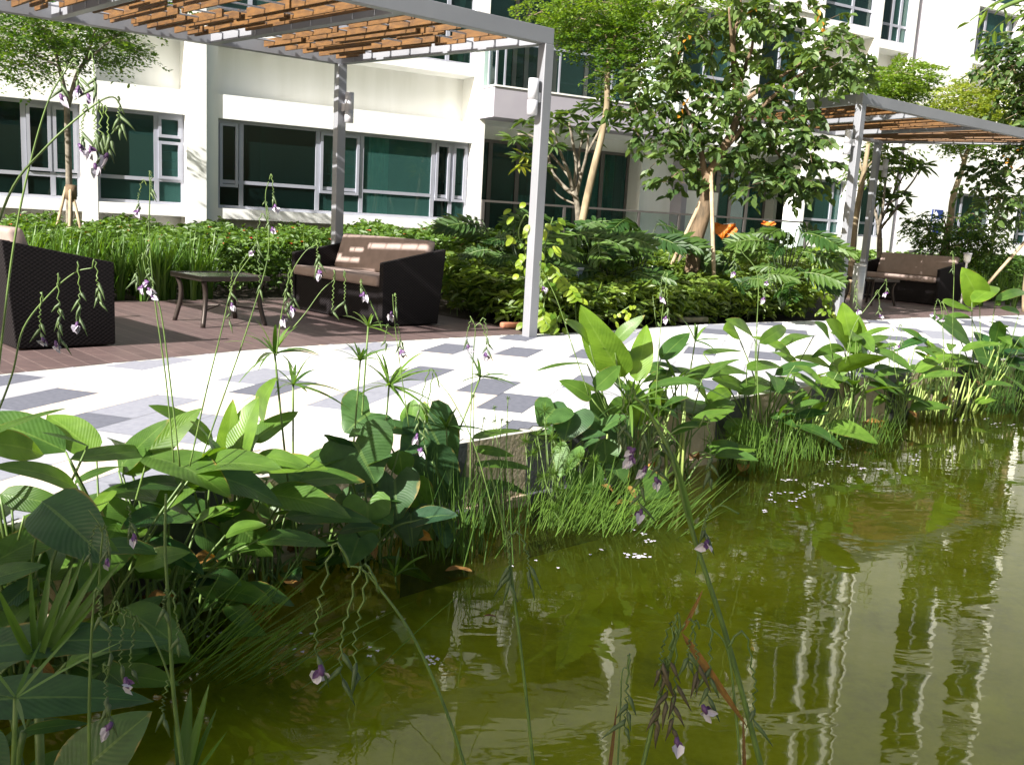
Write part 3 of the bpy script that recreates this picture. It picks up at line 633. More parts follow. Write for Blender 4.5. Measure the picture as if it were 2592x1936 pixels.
def table():
    t=thing('coffee_table','','table',world=False)
    m=MB(); m.box(-.33,.33,-.33,.33,.455,.475); bevel(m.build('table_top',mat('smoked_glass',(.075,.075,.065),(.06,.06,.05),8,.16),t,local=True),.004)
    m=MB()
    for a,b,c,d in((-.35,.35,-.35,-.33),(-.35,.35,.33,.35),(-.35,-.33,-.33,.33),(.33,.35,-.33,.33)): m.box(a,b,c,d,.435,.482)
    bevel(m.build('rim',bronze,t,local=True),.004)
    for sx in(-1,1):
        for sy in(-1,1):
            m=MB(); m.tube(smoothpath([(sx*.30,sy*.30,.436),(sx*.275,sy*.275,.34),(sx*.28,sy*.28,.2),(sx*.32,sy*.32,.0)],5),[.026]*16,4); m.build('leg',bronze,t,local=True)
    m=MB()
    for sx in(-1,1): m.tube([(sx*.28,-.28,.16),(0,0,.18),(-sx*.28*-1*-1,.28,.16)],.008,6)
    m.build('stretcher',bronze,t,local=True)
    return t
T1=table(); T1.location=(-2.90,9.07,0); T1.rotation_euler=(0,0,R(43)); tag(T1,'low dark table with smoked glass top between the two near sofas','table','low tables by the sofas')
T2=dup(T1); T2.location=(6.55,17.35,0); T2.rotation_euler=(0,0,R(30)); tag(T2,'low dark table half hidden behind the steel bollard')
# bollard
t=thing('bollard','brushed steel bollard beside the right pergola post','bollard',(5.20,14.3,0))
m=MB(); m.tube([(5.2,14.3,0),(5.2,14.3,.77)],.092,32); m.build('body',stainless,t)
m=MB(); m.tube([(5.2,14.3,.772),(5.2,14.3,.80),(5.2,14.3,.81)],[.092,.09,.07],32); m.build('cap',stainless,t)
# sign
s0,s1=fs(2359,530)[0],fs(2386,533)[0]; zt=fs(2372,531)[1]
t=thing('wall_sign','small blue number sign with white marks on the big white wall','sign',fp((s0+s1)/2,.03,zt-.3))
m=MB(); fbox(m,s0,s1,.005,.03,zt-.62,zt); bevel(m.build('panel',bluem,t),.004)
m=MB(); fbox(m,s0+.045,s0+.075,.031,.034,zt-.60,zt-.01)
c_=s0+.15
for q in((0,.055),(0,-.055),(.055,0),(-.055,0)): m.boxa(fp(c_+q[0]*.8,.033,zt-.13+q[1]*.8),(U+np.array([0,0,1]))*.022,(U-np.array([0,0,1]))*.022,NN*.002)
m.build('mark',whitep,t)
tx=bpy.data.curves.new('number','FONT'); tx.body='7630'; tx.size=.17; tx.extrude=.003; to=bpy.data.objects.new('number_tmp',tx); COL.objects.link(to)
dg=bpy.context.evaluated_depsgraph_get(); me=bpy.data.meshes.new_from_object(to.evaluated_get(dg)); bpy.data.objects.remove(to)
to=bpy.data.objects.new('number',me); COL.objects.link(to); me.materials.append(whitep); to.parent=t
to.matrix_local=Matrix.Translation(Vector(fp(s0+.08,.034,zt-.36)-fp((s0+s1)/2,.03,zt-.3)))@Matrix(((U[0],0,NN[0],0),(U[1],0,NN[1],0),(0,1,0,0),(0,0,0,1)))
# orange hanging cloth on the terrace, spare one farther right
def sling(x,y,sz,label,d=-.3):
    s_,z_=fs(x,y,d); t=thing('orange_cloth',label,'cloth',fp(s_,d,z_),group='orange cloths hung on the terrace')
    m=MB(); n=10; V=[]
    for i in range(n+1):
        for j in range(6):
            u=i/n-.5; v=j/5; V.append(fp(s_+u*sz*1.3,d+.12*math.sin(3*u)+.05*math.sin(v*5+i),z_+sz*(.42-.85*v*(1-abs(u)*1.15))+ .12*sz*abs(u)*2*(1-v)))
    m.add(V,[[i*6+j,(i+1)*6+j,(i+1)*6+j+1,i*6+j+1] for i in range(n) for j in range(5)]); m.build('fabric',orange,t)
    m=MB(); m.tube([fp(s_-sz*.1,d+.02,z_+sz*.45),fp(s_+sz*.66,d+.02,z_+sz*.52)],.012,6); m.build('rail',whitep,t)
sling(1832,588,.42,'bright orange cloth hung on the terrace behind the tree stake')
sling(1945,568,.14,'small scrap of orange cloth behind the dark lobed leaves')
# bicycle glimpsed beyond the hedge
s_,z_=fs(2315,608,1.2); t=thing('bicycle','red bicycle with a dark saddle, mostly hidden by clipped shrubs','bicycle',fp(s_,1.2,0))
def wheel(cs):
    m=MB(); Pp=[fp(s_+cs+.33*math.cos(a),1.2,.34+.33*math.sin(a)) for a in np.linspace(0,2*math.pi,25)]; m.tube(Pp,.018,6); o=m.build('wheel',blackm,t)
    m=MB()
    for a in np.linspace(0,2*math.pi,13)[:-1]: m.tube([fp(s_+cs,1.2,.34),fp(s_+cs+.32*math.cos(a),1.2,.34+.32*math.sin(a))],.003,3)
    m.build('spoke',rodm,o)
wheel(-.1); wheel(.92)
m=MB(); B_=lambda a,b:m.tube([fp(s_+a[0],1.2,a[1]),fp(s_+b[0],1.2,b[1])],.022,8)
B_((-.1,.34),(.10,.80));B_((.10,.84),(.32,.32));B_((-.1,.34),(.32,.32));B_((.12,.78),(.70,.82));B_((.32,.32),(.70,.76));B_((.70,.88),(.92,.34)); m.build('frame',redp,t)
m=MB(); m.boxa(fp(s_+.05,1.2,.98),U*.13+np.array([0,0,.02]),NN*.07,(0,0,.03)); m.tube([fp(s_+.1,1.2,.82),fp(s_+.08,1.2,.96)],.014,6); bevel(m.build('saddle',blackm,t),.02,3)
m=MB(); m.tube([fp(s_+.69,1.2,.86),fp(s_+.67,1.2,1.02)],.014,6); m.tube([fp(s_+.60,.92,1.05),fp(s_+.67,1.2,1.02),fp(s_+.60,1.48,1.05)],.012,6); m.build('handlebar',rodm,t)
# garden spotlights
def spot(P,label,mt,sz=1.):
    t=thing('garden_spotlight',label,'light',(P[0],P[1],0)); P=np.array(P)
    m=MB(); m.tube([(P[0],P[1],0),(P[0],P[1],P[2]-.08*sz)],.02,8); m.build('stake',mt,t)
    m=MB(); m.tube([P+[0,0,-.14*sz],P+[0,0,-.1*sz],P+[0,0,.05*sz]],[.04*sz,.075*sz,.085*sz],16); m.build('housing',mt,t)
    m=MB(); m.tube([P+[0,0,.052*sz],P+[0,0,.085*sz]],[.098*sz,.098*sz],16); m.build('ring',lampm,t)
spot(at(1458,694,11.6),'blue-grey garden spotlight in the shrubs right of the near post',lamp2)
spot(at(2449,650,17.5),'small white garden light beside the right end of the far sofa',whitep,.8)
# loose bricks and stones along the bed edge
for i,(x,y,sx,sy,sz,rz,mt,lab) in enumerate(((1693,806,.36,.16,.09,.5,brick,'red brick slab lying at the edge of the shrub bed'),(1745,815,.5,.2,.07,.6,stone,'flat mossy stone along the edge of the shrub bed'),(1300,830,.3,.1,.06,.4,brick,'dry red chunk on the soil beside the near post'))):
    P=gz(x,y,0.); o=MB(); c,s2=math.cos(rz),math.sin(rz); o.boxa((P[0],P[1],sz/2),(sx/2*c,sx/2*s2,0),(-sy/2*s2,sy/2*c,0),(0,0,sz/2))
    q=bevel(o.build('edging_stone' if mt is stone else 'brick_piece',mt),.02,3); tag(q,lab,'stone' if mt is stone else 'brick')
exec_veg=True
#VEG
def ups(n,j=.5): 
    v=rng.normal(0,j,(n,3)); v[:,2]+=1; return v
def inell(c,r,n,shell=.5):
    v=rng.normal(0,1,(n,3)); v/=np.linalg.norm(v,axis=1)[:,None]; rad=rng.uniform(0,1,n)**(1/3.)*(1-shell)+shell*rng.uniform(.75,1.05,n)
    return np.asarray(c)+v*rad[:,None]*np.asarray(r), v
def broad(mb,tw,c,r,n,k=7,ln=.11,wd=.075,mi=0,tl=.25,droop=.35,twr=.004,yel=0.,tb=0.):
    C,O=inell(c,r,n)
    for i in range(n):
        d=unit(O[i]*np.array([1,1,.6])+rng.normal(0,.45,3)+np.array([0,0,-droop+.2])); tt=np.linspace(.15,1,k)
        P=C[i]+d*tt[:,None]*tl+np.array([0,0,-.06])*(tt**2)[:,None]
        sd=np.cross(d,[0,0,1]); sd=unit(sd) if np.linalg.norm(sd)>.1 else np.array([1.,0,0])
        sg=np.where(np.arange(k)%2==0,1,-1)[:,None]
        D=d*.55+sd*sg*.8+rng.normal(0,.25,(k,3))+np.array([0,0,-droop])
        mb.leaves(P,D,ups(k,.4),ln*rng.uniform(.6,1.25,k),wd*rng.uniform(.7,1.2,k),mi,np.clip(tb+rng.beta(2,3,k)+rng.normal(0,.08),0,1),fold=.18,curl=.18)
        if tw is not None and i%2==0: tw.tube([C[i]-d*.12,C[i]+d*tl*.5,C[i]+d*tl+[0,0,-.05]],twr,3)
def feather(mb,tw,c,r,n,ln=.035,wd=.02,tl=.34,k=26,mi=0,flat=.25,tb=0.):
    C,O=inell(c,r,n,.35)
    for i in range(n):
        d=unit(O[i]*np.array([1,1,flat])+rng.normal(0,.35,3)*np.array([1,1,.4])); sd=unit(np.cross(d,[0,0,1])); nn=np.cross(sd,d)
        tt=np.repeat(np.linspace(.05,1,k//2),2); sg=np.tile([1,-1],k//2)
        off=rng.uniform(.01,.10,k)*(1-tt*.4)
        P=C[i]+d*(tt*tl)[:,None]+sd*(sg*off)[:,None]+np.array([0,0,-.09])*(tt**2)[:,None]+rng.normal(0,.012,(k,3))
        D=d*.6+sd*sg[:,None]*.8+rng.normal(0,.3,(k,3))
        mb.leaves(P,D,ups(k,.35),ln*rng.uniform(.7,1.3,k),wd*rng.uniform(.7,1.3,k),mi,np.clip(tb+rng.beta(2.2,2.2,k)*.8+rng.normal(0,.1),0,1),fold=.1)
        if tw is not None and i%3==0: tw.tube([C[i]-d*.1,C[i]+d*tl*.8],.004,3)
def tree(name,label,limbs,bk,crown,group=None,cat='tree'):
    """limbs: list of (points,radii); crown: function(mb,twigs)"""
    b=limbs[0][0][0]; t=thing(name,label,cat,(b[0],b[1],0),group=group)
    m=MB()
    for P,r in limbs:
        Q=smoothpath(P,5); m.tube(Q,np.interp(np.linspace(0,1,len(Q)),np.linspace(0,1,len(r)),r),9)
    tr_=m.build('trunk',bk,t)
    mb=MB()
    class TW:
        def tube(self,P,r,n): mb.tube(P,r,n,mi=len(cm))
    cm=[0,0]; mats=crown(mb,TW()); mats=(list(mats)+[bk,bk])[:2]+[bk]; mb.build('crown',mats,t)
    return t
def stakes(t,tops,feet,r=.022):
    for a,b in zip(tops,feet):
        m=MB(); m.tube([b,a+(a-b)*.04],r,7); m.build('support_stake',stake,t)
A=at
# 1 left tree behind the deck
Yl=13.3
def cr(mb,tw):
    for x,y,rx,ry,n in((60,130,.62,.28,60),(-60,160,.6,.3,50),(150,70,.7,.35,70),(230,120,.55,.22,55),(290,120,.35,.22,25),(100,30,.8,.3,60),(20,60,.6,.3,50),(210,20,.8,.3,60),(330,20,.6,.25,40),(400,-10,.4,.2,20),(30,170,.4,.12,20)):
        feather(mb,tw,A(x,y,Yl+rng.uniform(-.4,.4)),(rx,.7,ry),int(n*1.25),tb=-.02 if x<60 else -.2,ln=.055,wd=.038)
    return [L_feather]
b=A(176,640,Yl); b[2]=0
t=tree('staked_tree','young feathery tree with three support stakes at the left, before the windows',[([b,A(176,600,Yl),A(174,420,Yl),A(170,300,Yl),A(168,230,Yl)],[.05,.048,.042,.04,.036]),([A(170,260,Yl),A(150,170,Yl),A(130,110,Yl),A(80,40,Yl)],[.035,.025,.018,.008]),([A(172,270,Yl),A(195,190,Yl),A(222,140,Yl),A(245,60,Yl)],[.035,.026,.02,.008]),([A(205,170,Yl),A(260,120,Yl),A(320,70,Yl)],[.02,.012,.005]),([A(150,170,Yl),A(90,140,Yl),A(20,120,Yl)],[.02,.014,.005])],bark3,cr,cat='tree')
stakes(t,[A(166,480,Yl+.05),A(178,480,Yl-.05),A(182,485,Yl)],[np.array([*A(125,600,Yl-.2)[:2],.3]),np.array([*A(175,640,Yl-.5)[:2],.3]),np.array([*A(222,620,Yl-.1)[:2],.3])])
m=MB(); m.tube([A(180,468,Yl),A(180,505,Yl)],.075,10); m.build('binding',bark2,t)
# 2 slender tree in the middle with crown at the top edge
Ym=16.
def cr(mb,tw):
    for x,y,rx,rz,n in((1400,15,.5,.2,40),(1460,60,.6,.25,70),(1540,40,.9,.35,110),(1640,70,.7,.4,90),(1700,20,.8,.35,90),(1560,110,.6,.35,90),(1630,150,.6,.35,80),(1500,0,.8,.25,60),(1780,10,.6,.3,50),(1580,180,.4,.25,45),(1450,100,.3,.15,25)):
        feather(mb,tw,A(x,y,Ym+rng.uniform(-.5,.5)),(rx,.8,rz),n,tb=.12 if y<70 else -.2,ln=.06,wd=.045)
    return [L_feather]
b=A(1455,690,Ym); b[2]=0
tree('slender_tree','slender leaning tree with smooth pale trunk and bright crown, right of the near post',[([b,A(1462,640,Ym),A(1478,540,Ym),A(1500,440,Ym),A(1522,350,Ym),A(1536,270,Ym),A(1538,190,Ym),A(1550,120,Ym),A(1570,60,Ym)],[.075,.07,.065,.062,.055,.05,.045,.035,.02]),([A(1539,180,Ym),A(1590,140,Ym),A(1650,80,Ym)],[.03,.02,.008]),([A(1548,130,Ym),A(1520,70,Ym),A(1450,40,Ym)],[.025,.015,.006])],bark,cr)
# frangipanis: forked grey limbs with whorls of long leaves at the tips
def whorl(mb,P,n,ln,wd,mi=0,tb=0.):
    a=rng.uniform(0,2*math.pi,n); e=rng.uniform(-.45,.7,n)
    D=np.stack([np.cos(a)*np.cos(e),np.sin(a)*np.cos(e),np.sin(e)],1)
    mb.leaves(np.asarray(P)+D*.03,D,ups(n,.25),ln*rng.uniform(.7,1.15,n),wd*rng.uniform(.8,1.1,n),mi,np.clip(tb+rng.beta(2,3,n),0,1),fold=.15,curl=.28)
def frangipani(label,base,joints,Y,tips,ln,extra=()):
    """joints: list of pixel polylines; tips: pixel list"""
    b=A(*base,Y); b0=b.copy(); b0[2]=0
    lim=[([b0,b],[.06,.055])]
    for pl,r in joints: lim.append(([A(x,y,Y+o) for x,y,o in pl],r))
    def cr(mb,tw):
        for x,y,o in tips: whorl(mb,A(x,y,Y+o),15,ln,ln*.30,0,.0)
        for x,y,o in extra: whorl(mb,A(x,y,Y+o),9,ln*.8,ln*.27,1,.3)
        return [L_tree,L_yellow]
    return tree('frangipani_tree',label,lim,bark3,cr,'frangipani trees')
Yf=16.8; tp=[]
for x,y in((1320,400),(1345,350),(1300,355),(1370,420),(1330,305),(1375,330),(1400,370),(1440,290),(1455,330),(1490,310),(1420,310),(1495,350),(1530,280),(1545,320),(1400,300),(1470,275),(1560,275),(1515,260),(1585,290),(1540,240)): tp.append((x,y,rng.uniform(-.5,.5)))
jn=[([(1462,640,0),(1464,560,0),(1460,510,0),(1450,485,0)],[.055,.055,.05,.045]),([(1455,495,0),(1425,470,.1),(1395,430,.2),(1385,370,.3),(1375,335,.3)],[.04,.035,.03,.025,.02]),([(1395,430,.2),(1350,395,.3),(1325,390,.3)],[.025,.02,.016]),
    ([(1450,485,0),(1440,440,-.1),(1420,390,-.2),(1400,330,-.3)],[.04,.032,.026,.02]),([(1452,490,0),(1458,420,.1),(1450,360,.1),(1440,310,.1)],[.04,.03,.026,.02]),([(1458,500,0),(1470,450,-.1),(1485,390,-.2),(1490,340,-.2)],[.04,.03,.025,.02]),
    ([(1485,390,-.2),(1510,345,-.2),(1530,300,-.2)],[.025,.022,.018]),([(1470,450,-.1),(1465,400,.2),(1475,340,.3),(1470,290,.3)],[.028,.024,.02,.016]),([(1455,470,0),(1420,420,.3),(1355,350,.5),(1310,340,.5)],[.03,.026,.022,.018]),([(1462,520,0),(1420,500,.1),(1400,480,.1)],[.02,.016,.012])]
frangipani('frangipani with forked grey limbs and whorled leaves behind the near post',(1462,655),jn,Yf,tp,.30,((1330,395,0),(1318,420,.1)))
Yf2=20.; tp=[(x,y,rng.uniform(-.5,.5)) for x,y in((2190,395),(2200,430),(2225,395),(2250,380),(2275,400),(2300,420),(2325,425),(2285,430),(2250,440),(2215,440),(2340,420),(2170,380),(2290,500),(2260,490),(2235,505),(2265,530))]
jn=[([(2226,690,0),(2226,600,0),(2224,570,0)],[.06,.055,.05]),([(2224,575,0),(2212,520,.1),(2200,470,.1),(2195,420,.1)],[.04,.03,.025,.02]),([(2226,575,0),(2235,520,0),(2240,470,0),(2250,400,0)],[.04,.03,.024,.018]),([(2228,580,0),(2260,540,0),(2290,505,0)],[.035,.025,.018]),
    ([(2230,560,0),(2262,490,.2),(2275,430,.2)],[.03,.024,.018]),([(2240,520,0),(2275,500,0),(2310,460,0),(2330,425,0)],[.028,.022,.018,.014]),([(2262,490,.2),(2285,450,.2),(2300,420,.2)],[.022,.018,.014])]
frangipani('frangipani with bare forking limbs behind the right pergola',(2226,700),jn,Yf2,tp,.34)
# 4 big round-leaved tree in the centre
Yc=13.5
def cr(mb,tw):
    cl=[(1680,200,.45,.35,45),(1620,300,.35,.25,28),(1600,250,.3,.2,18),(1700,300,.4,.35,44),(1690,380,.33,.28,30),(1760,250,.5,.4,58),(1760,340,.42,.35,46),(1740,130,.5,.35,44),(1830,90,.55,.35,40),(1830,30,.6,.3,44),(1730,60,.4,.3,28),
        (1930,60,.55,.35,50),(1920,160,.5,.4,54),(1860,230,.4,.35,36),(1930,260,.45,.4,54),(2010,150,.5,.35,54),(2070,200,.45,.35,48),(2100,130,.45,.3,44),(2140,150,.3,.2,20),(2020,250,.4,.35,48),(2060,60,.45,.3,34),(2000,20,.5,.2,40),(2150,190,.25,.15,12),
        (1860,330,.35,.3,30),(1850,400,.35,.25,30),(1700,455,.18,.16,16),(1725,470,.10,.08,5),(1960,330,.35,.3,40),(1980,400,.33,.33,56),(2010,440,.3,.28,48),(2040,360,.33,.3,44),(1935,440,.22,.2,22),(2060,430,.2,.28,26),(1900,470,.16,.14,14),(1660,420,.12,.1,5),(1640,345,.15,.15,9),
        (1780,400,.3,.22,26),(1820,440,.22,.12,14),(1640,190,.3,.2,14)]
    for x,y,rx,rz,n in cl:
        broad(mb,tw,A(x,y,Yc+rng.uniform(-.35,.35)),(rx*.95,.5,rz),int(n*.43),7,.155,.112,tl=.2,tb=-.10 if (y>370 and x>1920) else (.14 if y<250 else .0))
    for x,y in((1905,12),(1750,80),(1755,240),(2060,15)):
        broad(mb,None,A(x,y,Yc-.35),(.06,.06,.05),1,4,.09,.06,mi=1)
    return [L_tree,L_oran]
b=A(1752,760,Yc); b[2]=0
t=tree('round_leaved_tree','big round-leaved tree with a brown leaning trunk and stakes, centre right',[([b,A(1752,690,Yc),A(1762,610,Yc),A(1782,540,Yc),A(1790,480,Yc),A(1797,440,Yc)],[.115,.11,.10,.10,.085,.075]),([A(1797,440,Yc),A(1830,380,Yc),A(1865,300,Yc),A(1862,210,Yc),A(1855,100,Yc),A(1875,40,Yc),A(1870,-20,Yc)],[.075,.06,.055,.05,.04,.03,.02]),
  ([A(1790,470,Yc),A(1780,420,Yc),A(1770,360,Yc),A(1740,280,Yc),A(1700,210,Yc)],[.055,.045,.035,.025,.01]),([A(1865,230,Yc),A(1890,160,Yc),A(1905,110,Yc),A(1900,30,Yc)],[.035,.03,.02,.01]),([A(1868,270,Yc),A(1920,230,Yc),A(1985,190,Yc),A(2040,150,Yc),A(2100,120,Yc)],[.04,.032,.025,.018,.008]),
  ([A(1840,370,Yc),A(1920,280,Yc),A(2010,200,Yc-.2),A(2070,170,Yc-.2)],[.04,.03,.024,.012]),([A(1860,150,Yc),A(1850,80,Yc-.1),A(1845,20,Yc-.1)],[.03,.022,.012]),([A(1870,330,Yc),A(1950,370,Yc),A(1990,420,Yc)],[.03,.02,.01]),([A(1790,430,Yc),A(1730,430,Yc),A(1700,450,Yc)],[.02,.012,.006])],bark2,cr)
stakes(t,[A(1800,450,Yc-.1),A(1770,520,Yc),A(1795,450,Yc+.2)],[np.array([*gz(1812,745)[:2]*0+A(1815,720,Yc-.6)[:2],.1]),np.array([*A(1675,690,Yc+.1)[:2],.3]),np.array([*A(1700,640,Yc+1)[:2],.2])],.03)
# 5 tree behind the right pergola post
Y5=19.
def cr(mb,tw):
    for x,y,rx,rz,n in((2170,215,.6,.3,70),(2230,205,.6,.3,80),(2290,200,.5,.3,70),(2260,235,.6,.3,70),(2180,250,.5,.2,50),(2310,190,.3,.2,30)): feather(mb,tw,A(x,y,Y5+rng.uniform(-.4,.4)),(rx,.7,rz),n,tb=.2,ln=.07,wd=.05)
    for x,y,rx,rz,n in((2200,390,.35,.3,30),(2260,375,.45,.25,40),(2240,420,.4,.3,36),(2185,440,.25,.3,20)): broad(mb,tw,A(x,y,Y5+.3),(rx,.4,rz),n,6,.10,.05,tb=-.1)
    return [L_feather]
b=A(2160,690,Y5); b[2]=0
tree('thin_tree','thin pale-trunked tree rising just behind the right pergola post',[([b,A(2160,600,Y5),A(2170,530,Y5),A(2182,460,Y5),A(2190,420,Y5),A(2205,330,Y5),A(2230,240,Y5)],[.075,.07,.06,.055,.05,.04,.02]),([A(2188,430,Y5),A(2215,400,Y5),A(2250,330,Y5)],[.03,.02,.01]),([A(2185,440,Y5),A(2175,400,Y5),A(2170,260,Y5)],[.03,.02,.01])],bark,cr)
# 7 tree in front of the big white wall
Y7=21.
def cr(mb,tw):
    for x,y,rx,rz,n in((2380,285,.5,.15,40),(2440,250,.5,.3,60),(2480,215,.4,.2,40),(2500,260,.6,.3,60),(2540,290,.6,.2,50),(2430,290,.7,.25,70),(2560,250,.5,.15,30),(2360,225,.3,.08,8),(2470,300,.7,.2,60)): feather(mb,tw,A(x,y,Y7+rng.uniform(-.4,.4)),(rx,.6,rz),n,tb=.0,ln=.07,wd=.05)
    for x,y,rx,rz,n in((2440,365,.5,.12,34),(2500,370,.6,.2,44),(2540,380,.4,.2,30)): feather(mb,tw,A(x,y,Y7),(rx,.5,rz),n,mi=1,ln=.07,wd=.05)
    return [L_yellow,L_feather]
b=A(2385,690,Y7); b[2]=0
tree('thin_tree','thin curved tree with pale yellow-green crown before the big white wall',[([b,A(2390,640,Y7),A(2405,560,Y7),A(2412,500,Y7),A(2435,430,Y7),A(2445,390,Y7)],[.09,.085,.075,.065,.055,.05]),([A(2445,390,Y7),A(2470,340,Y7),A(2500,260,Y7)],[.045,.03,.012]),([A(2440,410,Y7),A(2430,380,Y7),A(2430,300,Y7)],[.03,.02,.01])],bark,cr)
# 8 tree at the right edge
Y8=17.6
def cr(mb,tw):
    for x,y,rx,rz,n in((2560,120,.35,.25,30),(2600,160,.4,.35,44),(2540,160,.3,.2,18),(2570,210,.3,.2,26),(2610,250,.3,.3,30),(2570,270,.2,.15,14),(2640,100,.4,.4,40),(2640,330,.4,.4,44),(2600,310,.2,.2,12),(2570,350,.15,.15,7),(2590,420,.2,.3,22),(2540,420,.25,.14,12),(2480,465,.18,.14,14),(2510,500,.18,.16,17),(2545,540,.14,.16,13),(2560,480,.18,.14,12),(2585,520,.12,.1,6),(2500,430,.12,.08,6)): broad(mb,tw,A(x,y,Y8+rng.uniform(-.3,.3)),(rx*1.3,.45,rz*1.3),n,6,.155,.115,tl=.27,tb=-.08)
    for x,y in((2535,390),(2565,385)): broad(mb,None,A(x,y,Y8-.3),(.06,.06,.03),1,4,.08,.06,mi=1)
    return [L_tree,L_oran]
b=A(2606,760,Y8); b[2]=0
t=tree('round_leaved_tree','large-leaved tree at the right edge with a few orange leaves',[([b,A(2606,700,Y8),A(2640,520,Y8),A(2660,350,Y8),A(2650,150,Y8)],[.11,.10,.085,.07,.03]),([A(2655,380,Y8),A(2600,350,Y8),A(2560,340,Y8),A(2530,370,Y8)],[.025,.016,.01,.004]),([A(2650,400,Y8),A(2590,420,Y8),A(2520,470,Y8)],[.025,.014,.005]),([A(2655,300,Y8),A(2600,230,Y8),A(2550,150,Y8)],[.03,.018,.006])],bark,cr)
stakes(t,[A(2640,560,Y8)],[np.array([*A(2495,690,Y8)[:2],.4])],.03)
# branch end hanging in at the top right corner
def cr(mb,tw):
    broad(mb,tw,A(2580,6,6.),(.12,.1,.05),5,5,.10,.04,mi=0,tb=.3); return [L_feather]
t=tree('overhanging_branch','leafy branch tip with a pale green pod in the top right corner',[([A(2680,-60,6),A(2600,-5,6),A(2560,8,6)],[.02,.012,.008]),([A(2600,-5,6),A(2560,10,6),A(2535,22,6),A(2524,30,6)],[.016,.014,.012,.004])],g_stem,cr,cat='branch')
# shade tree out of frame on the photographer's bank, behind the camera
def cr(mb,tw):
    for c,r,n in (((-5.7,-3.1,3.4),(1.5,1.3,.9),560),((-4.6,-2.6,3.5),(1.5,1.3,.9),620),((-3.4,-2.3,3.6),(1.3,1.1,.8),460)): broad(mb,None,c,r,n,7,.2,.14,tl=.35)
    return [L_tree]
tree('shade_tree','broad tree on the near bank, outside the picture, shading the close water',[([(-3.5,-2.9,-.6),(-3.4,-2.8,1.4),(-3.2,-2.7,3.4)],[.15,.12,.06])],bark2,cr)
# ---- clipped shrub with cloud-like pads
def cr(mb,tw):
    for x,y,rx,rz,n in((2330,555,.35,.10,26),(2395,553,.3,.08,20),(2350,590,.55,.18,60),(2320,575,.25,.1,16),(2400,600,.5,.2,60),(2370,625,.5,.2,56),(2470,590,.45,.2,50),(2500,570,.4,.18,36),(2450,620,.55,.22,70),(2520,600,.35,.2,36),(2530,560,.2,.1,10),(2420,640,.6,.15,50),(2490,640,.5,.15,44),(2480,545,.2,.15,12)): broad(mb,tw,A(x,y,20+rng.uniform(-.4,.4)),(rx,.4,rz),n,7,.085,.05,tl=.15,tb=-.05)
    return [L_hedge]
b=A(2400,690,20.2); b[2]=0
tree('clipped_shrub','dark clipped shrub with cloud-like pads below the blue sign',[([b,A(2405,640,20.2),A(2360,600,20.2),A(2340,560,20.2)],[.06,.05,.035,.015]),([A(2405,650,20.2),A(2450,610,20.2),A(2500,570,20.2)],[.04,.03,.015]),([A(2402,650,20.2),A(2400,600,20.2),A(2390,556,20.2)],[.035,.025,.012])],bark2,cr,cat='shrub')
# ---- shrub masses (nobody could count them)
def mass(name,label,cat,lm,poly,zf,dens,ln,wd,tint=(2,3),mats=None,extra=None,up_b=.5,seed=0,k=5,tb=0.,zmin=.05):
    """poly: ground outline; zf(x,y): top height"""
    xs=[p[0] for p in poly];ys=[p[1] for p in poly]; area=(max(xs)-min(xs))*(max(ys)-min(ys)); n=int(area*dens)
    X=rng.uniform(min(xs),max(xs),n);Y=rng.uniform(min(ys),max(ys),n)
    ok=np.array([inpoly(x,y,poly) for x,y in zip(X,Y)]); X,Y=X[ok],Y[ok]; n=len(X)
    H=np.array([zf(x,y) for x,y in zip(X,Y)]); Z=zmin+(H-zmin)*(1-rng.uniform(0,1,n)**2.0*.95)
    C=np.stack([X,Y,Z],1); mb=MB()
    a=rng.uniform(0,2*math.pi,(n,k)); e=rng.uniform(-.5,.7,(n,k))
    D=np.stack([np.cos(a)*np.cos(e),np.sin(a)*np.cos(e),np.sin(e)],2).reshape(-1,3)
    P=np.repeat(C,k,0)+D*.02+rng.normal(0,.02,(n*k,3)); tv=np.clip(np.repeat(rng.beta(*tint,n),k)*.6+rng.beta(2,3,n*k)*.4+tb,0,1)
    N=rng.normal(0,.45,(n*k,3)); N[:,2]+=1; N[:,1]-=up_b; N[:,0]-=up_b*.3
    mb.leaves(P,D,N,ln*rng.uniform(.6,1.25,n*k),wd*rng.uniform(.7,1.25,n*k),0,tv,fold=.2,curl=.3)
    st=MB()
    sel=rng.choice(n,min(n,500),False)
    for i in sel: mb.tube([(X[i]+rng.normal(0,.05),Y[i]+rng.normal(0,.05),0),C[i]],.005,3,mi=1,cap=False)
    if extra: extra(mb,C,H)
    return tag(mb.build(name,[lm,g_stem]+(mats or [])),label,cat,kind='stuff')
bump=lambda x,y,s=1.: .5*math.sin(3.1*x*s+1.3*y)+.3*math.sin(5.7*y*s-2.2*x)+.2*math.sin(11*x+7*y)
def redf(mb,C,H):
    sel=[i for i in range(len(C)) if C[i,2]>H[i]-.14 and rnd.random()<.045]
    for i in sel:
        n=5; a=np.linspace(0,6.28,n,False); D=np.stack([np.cos(a),np.sin(a),np.full(n,.3)],1)
        mb.leaves(np.repeat(C[i:i+1]+[0,-.03,.03],n,0),D,ups(n,.3),.038,.034,2)
hA=[(-13,6.5),(-9,8.4),(-6.3,10.0),(-4.75,11.0),(-3.9,11.9),(-2.9,12.9),(-1.9,12.9),(-1.0,11.7),(-.2,12.2),(-.1,15.5),(-.7,17.6),(-5,15.4),(-8.6,13.6),(-14,10.5)]
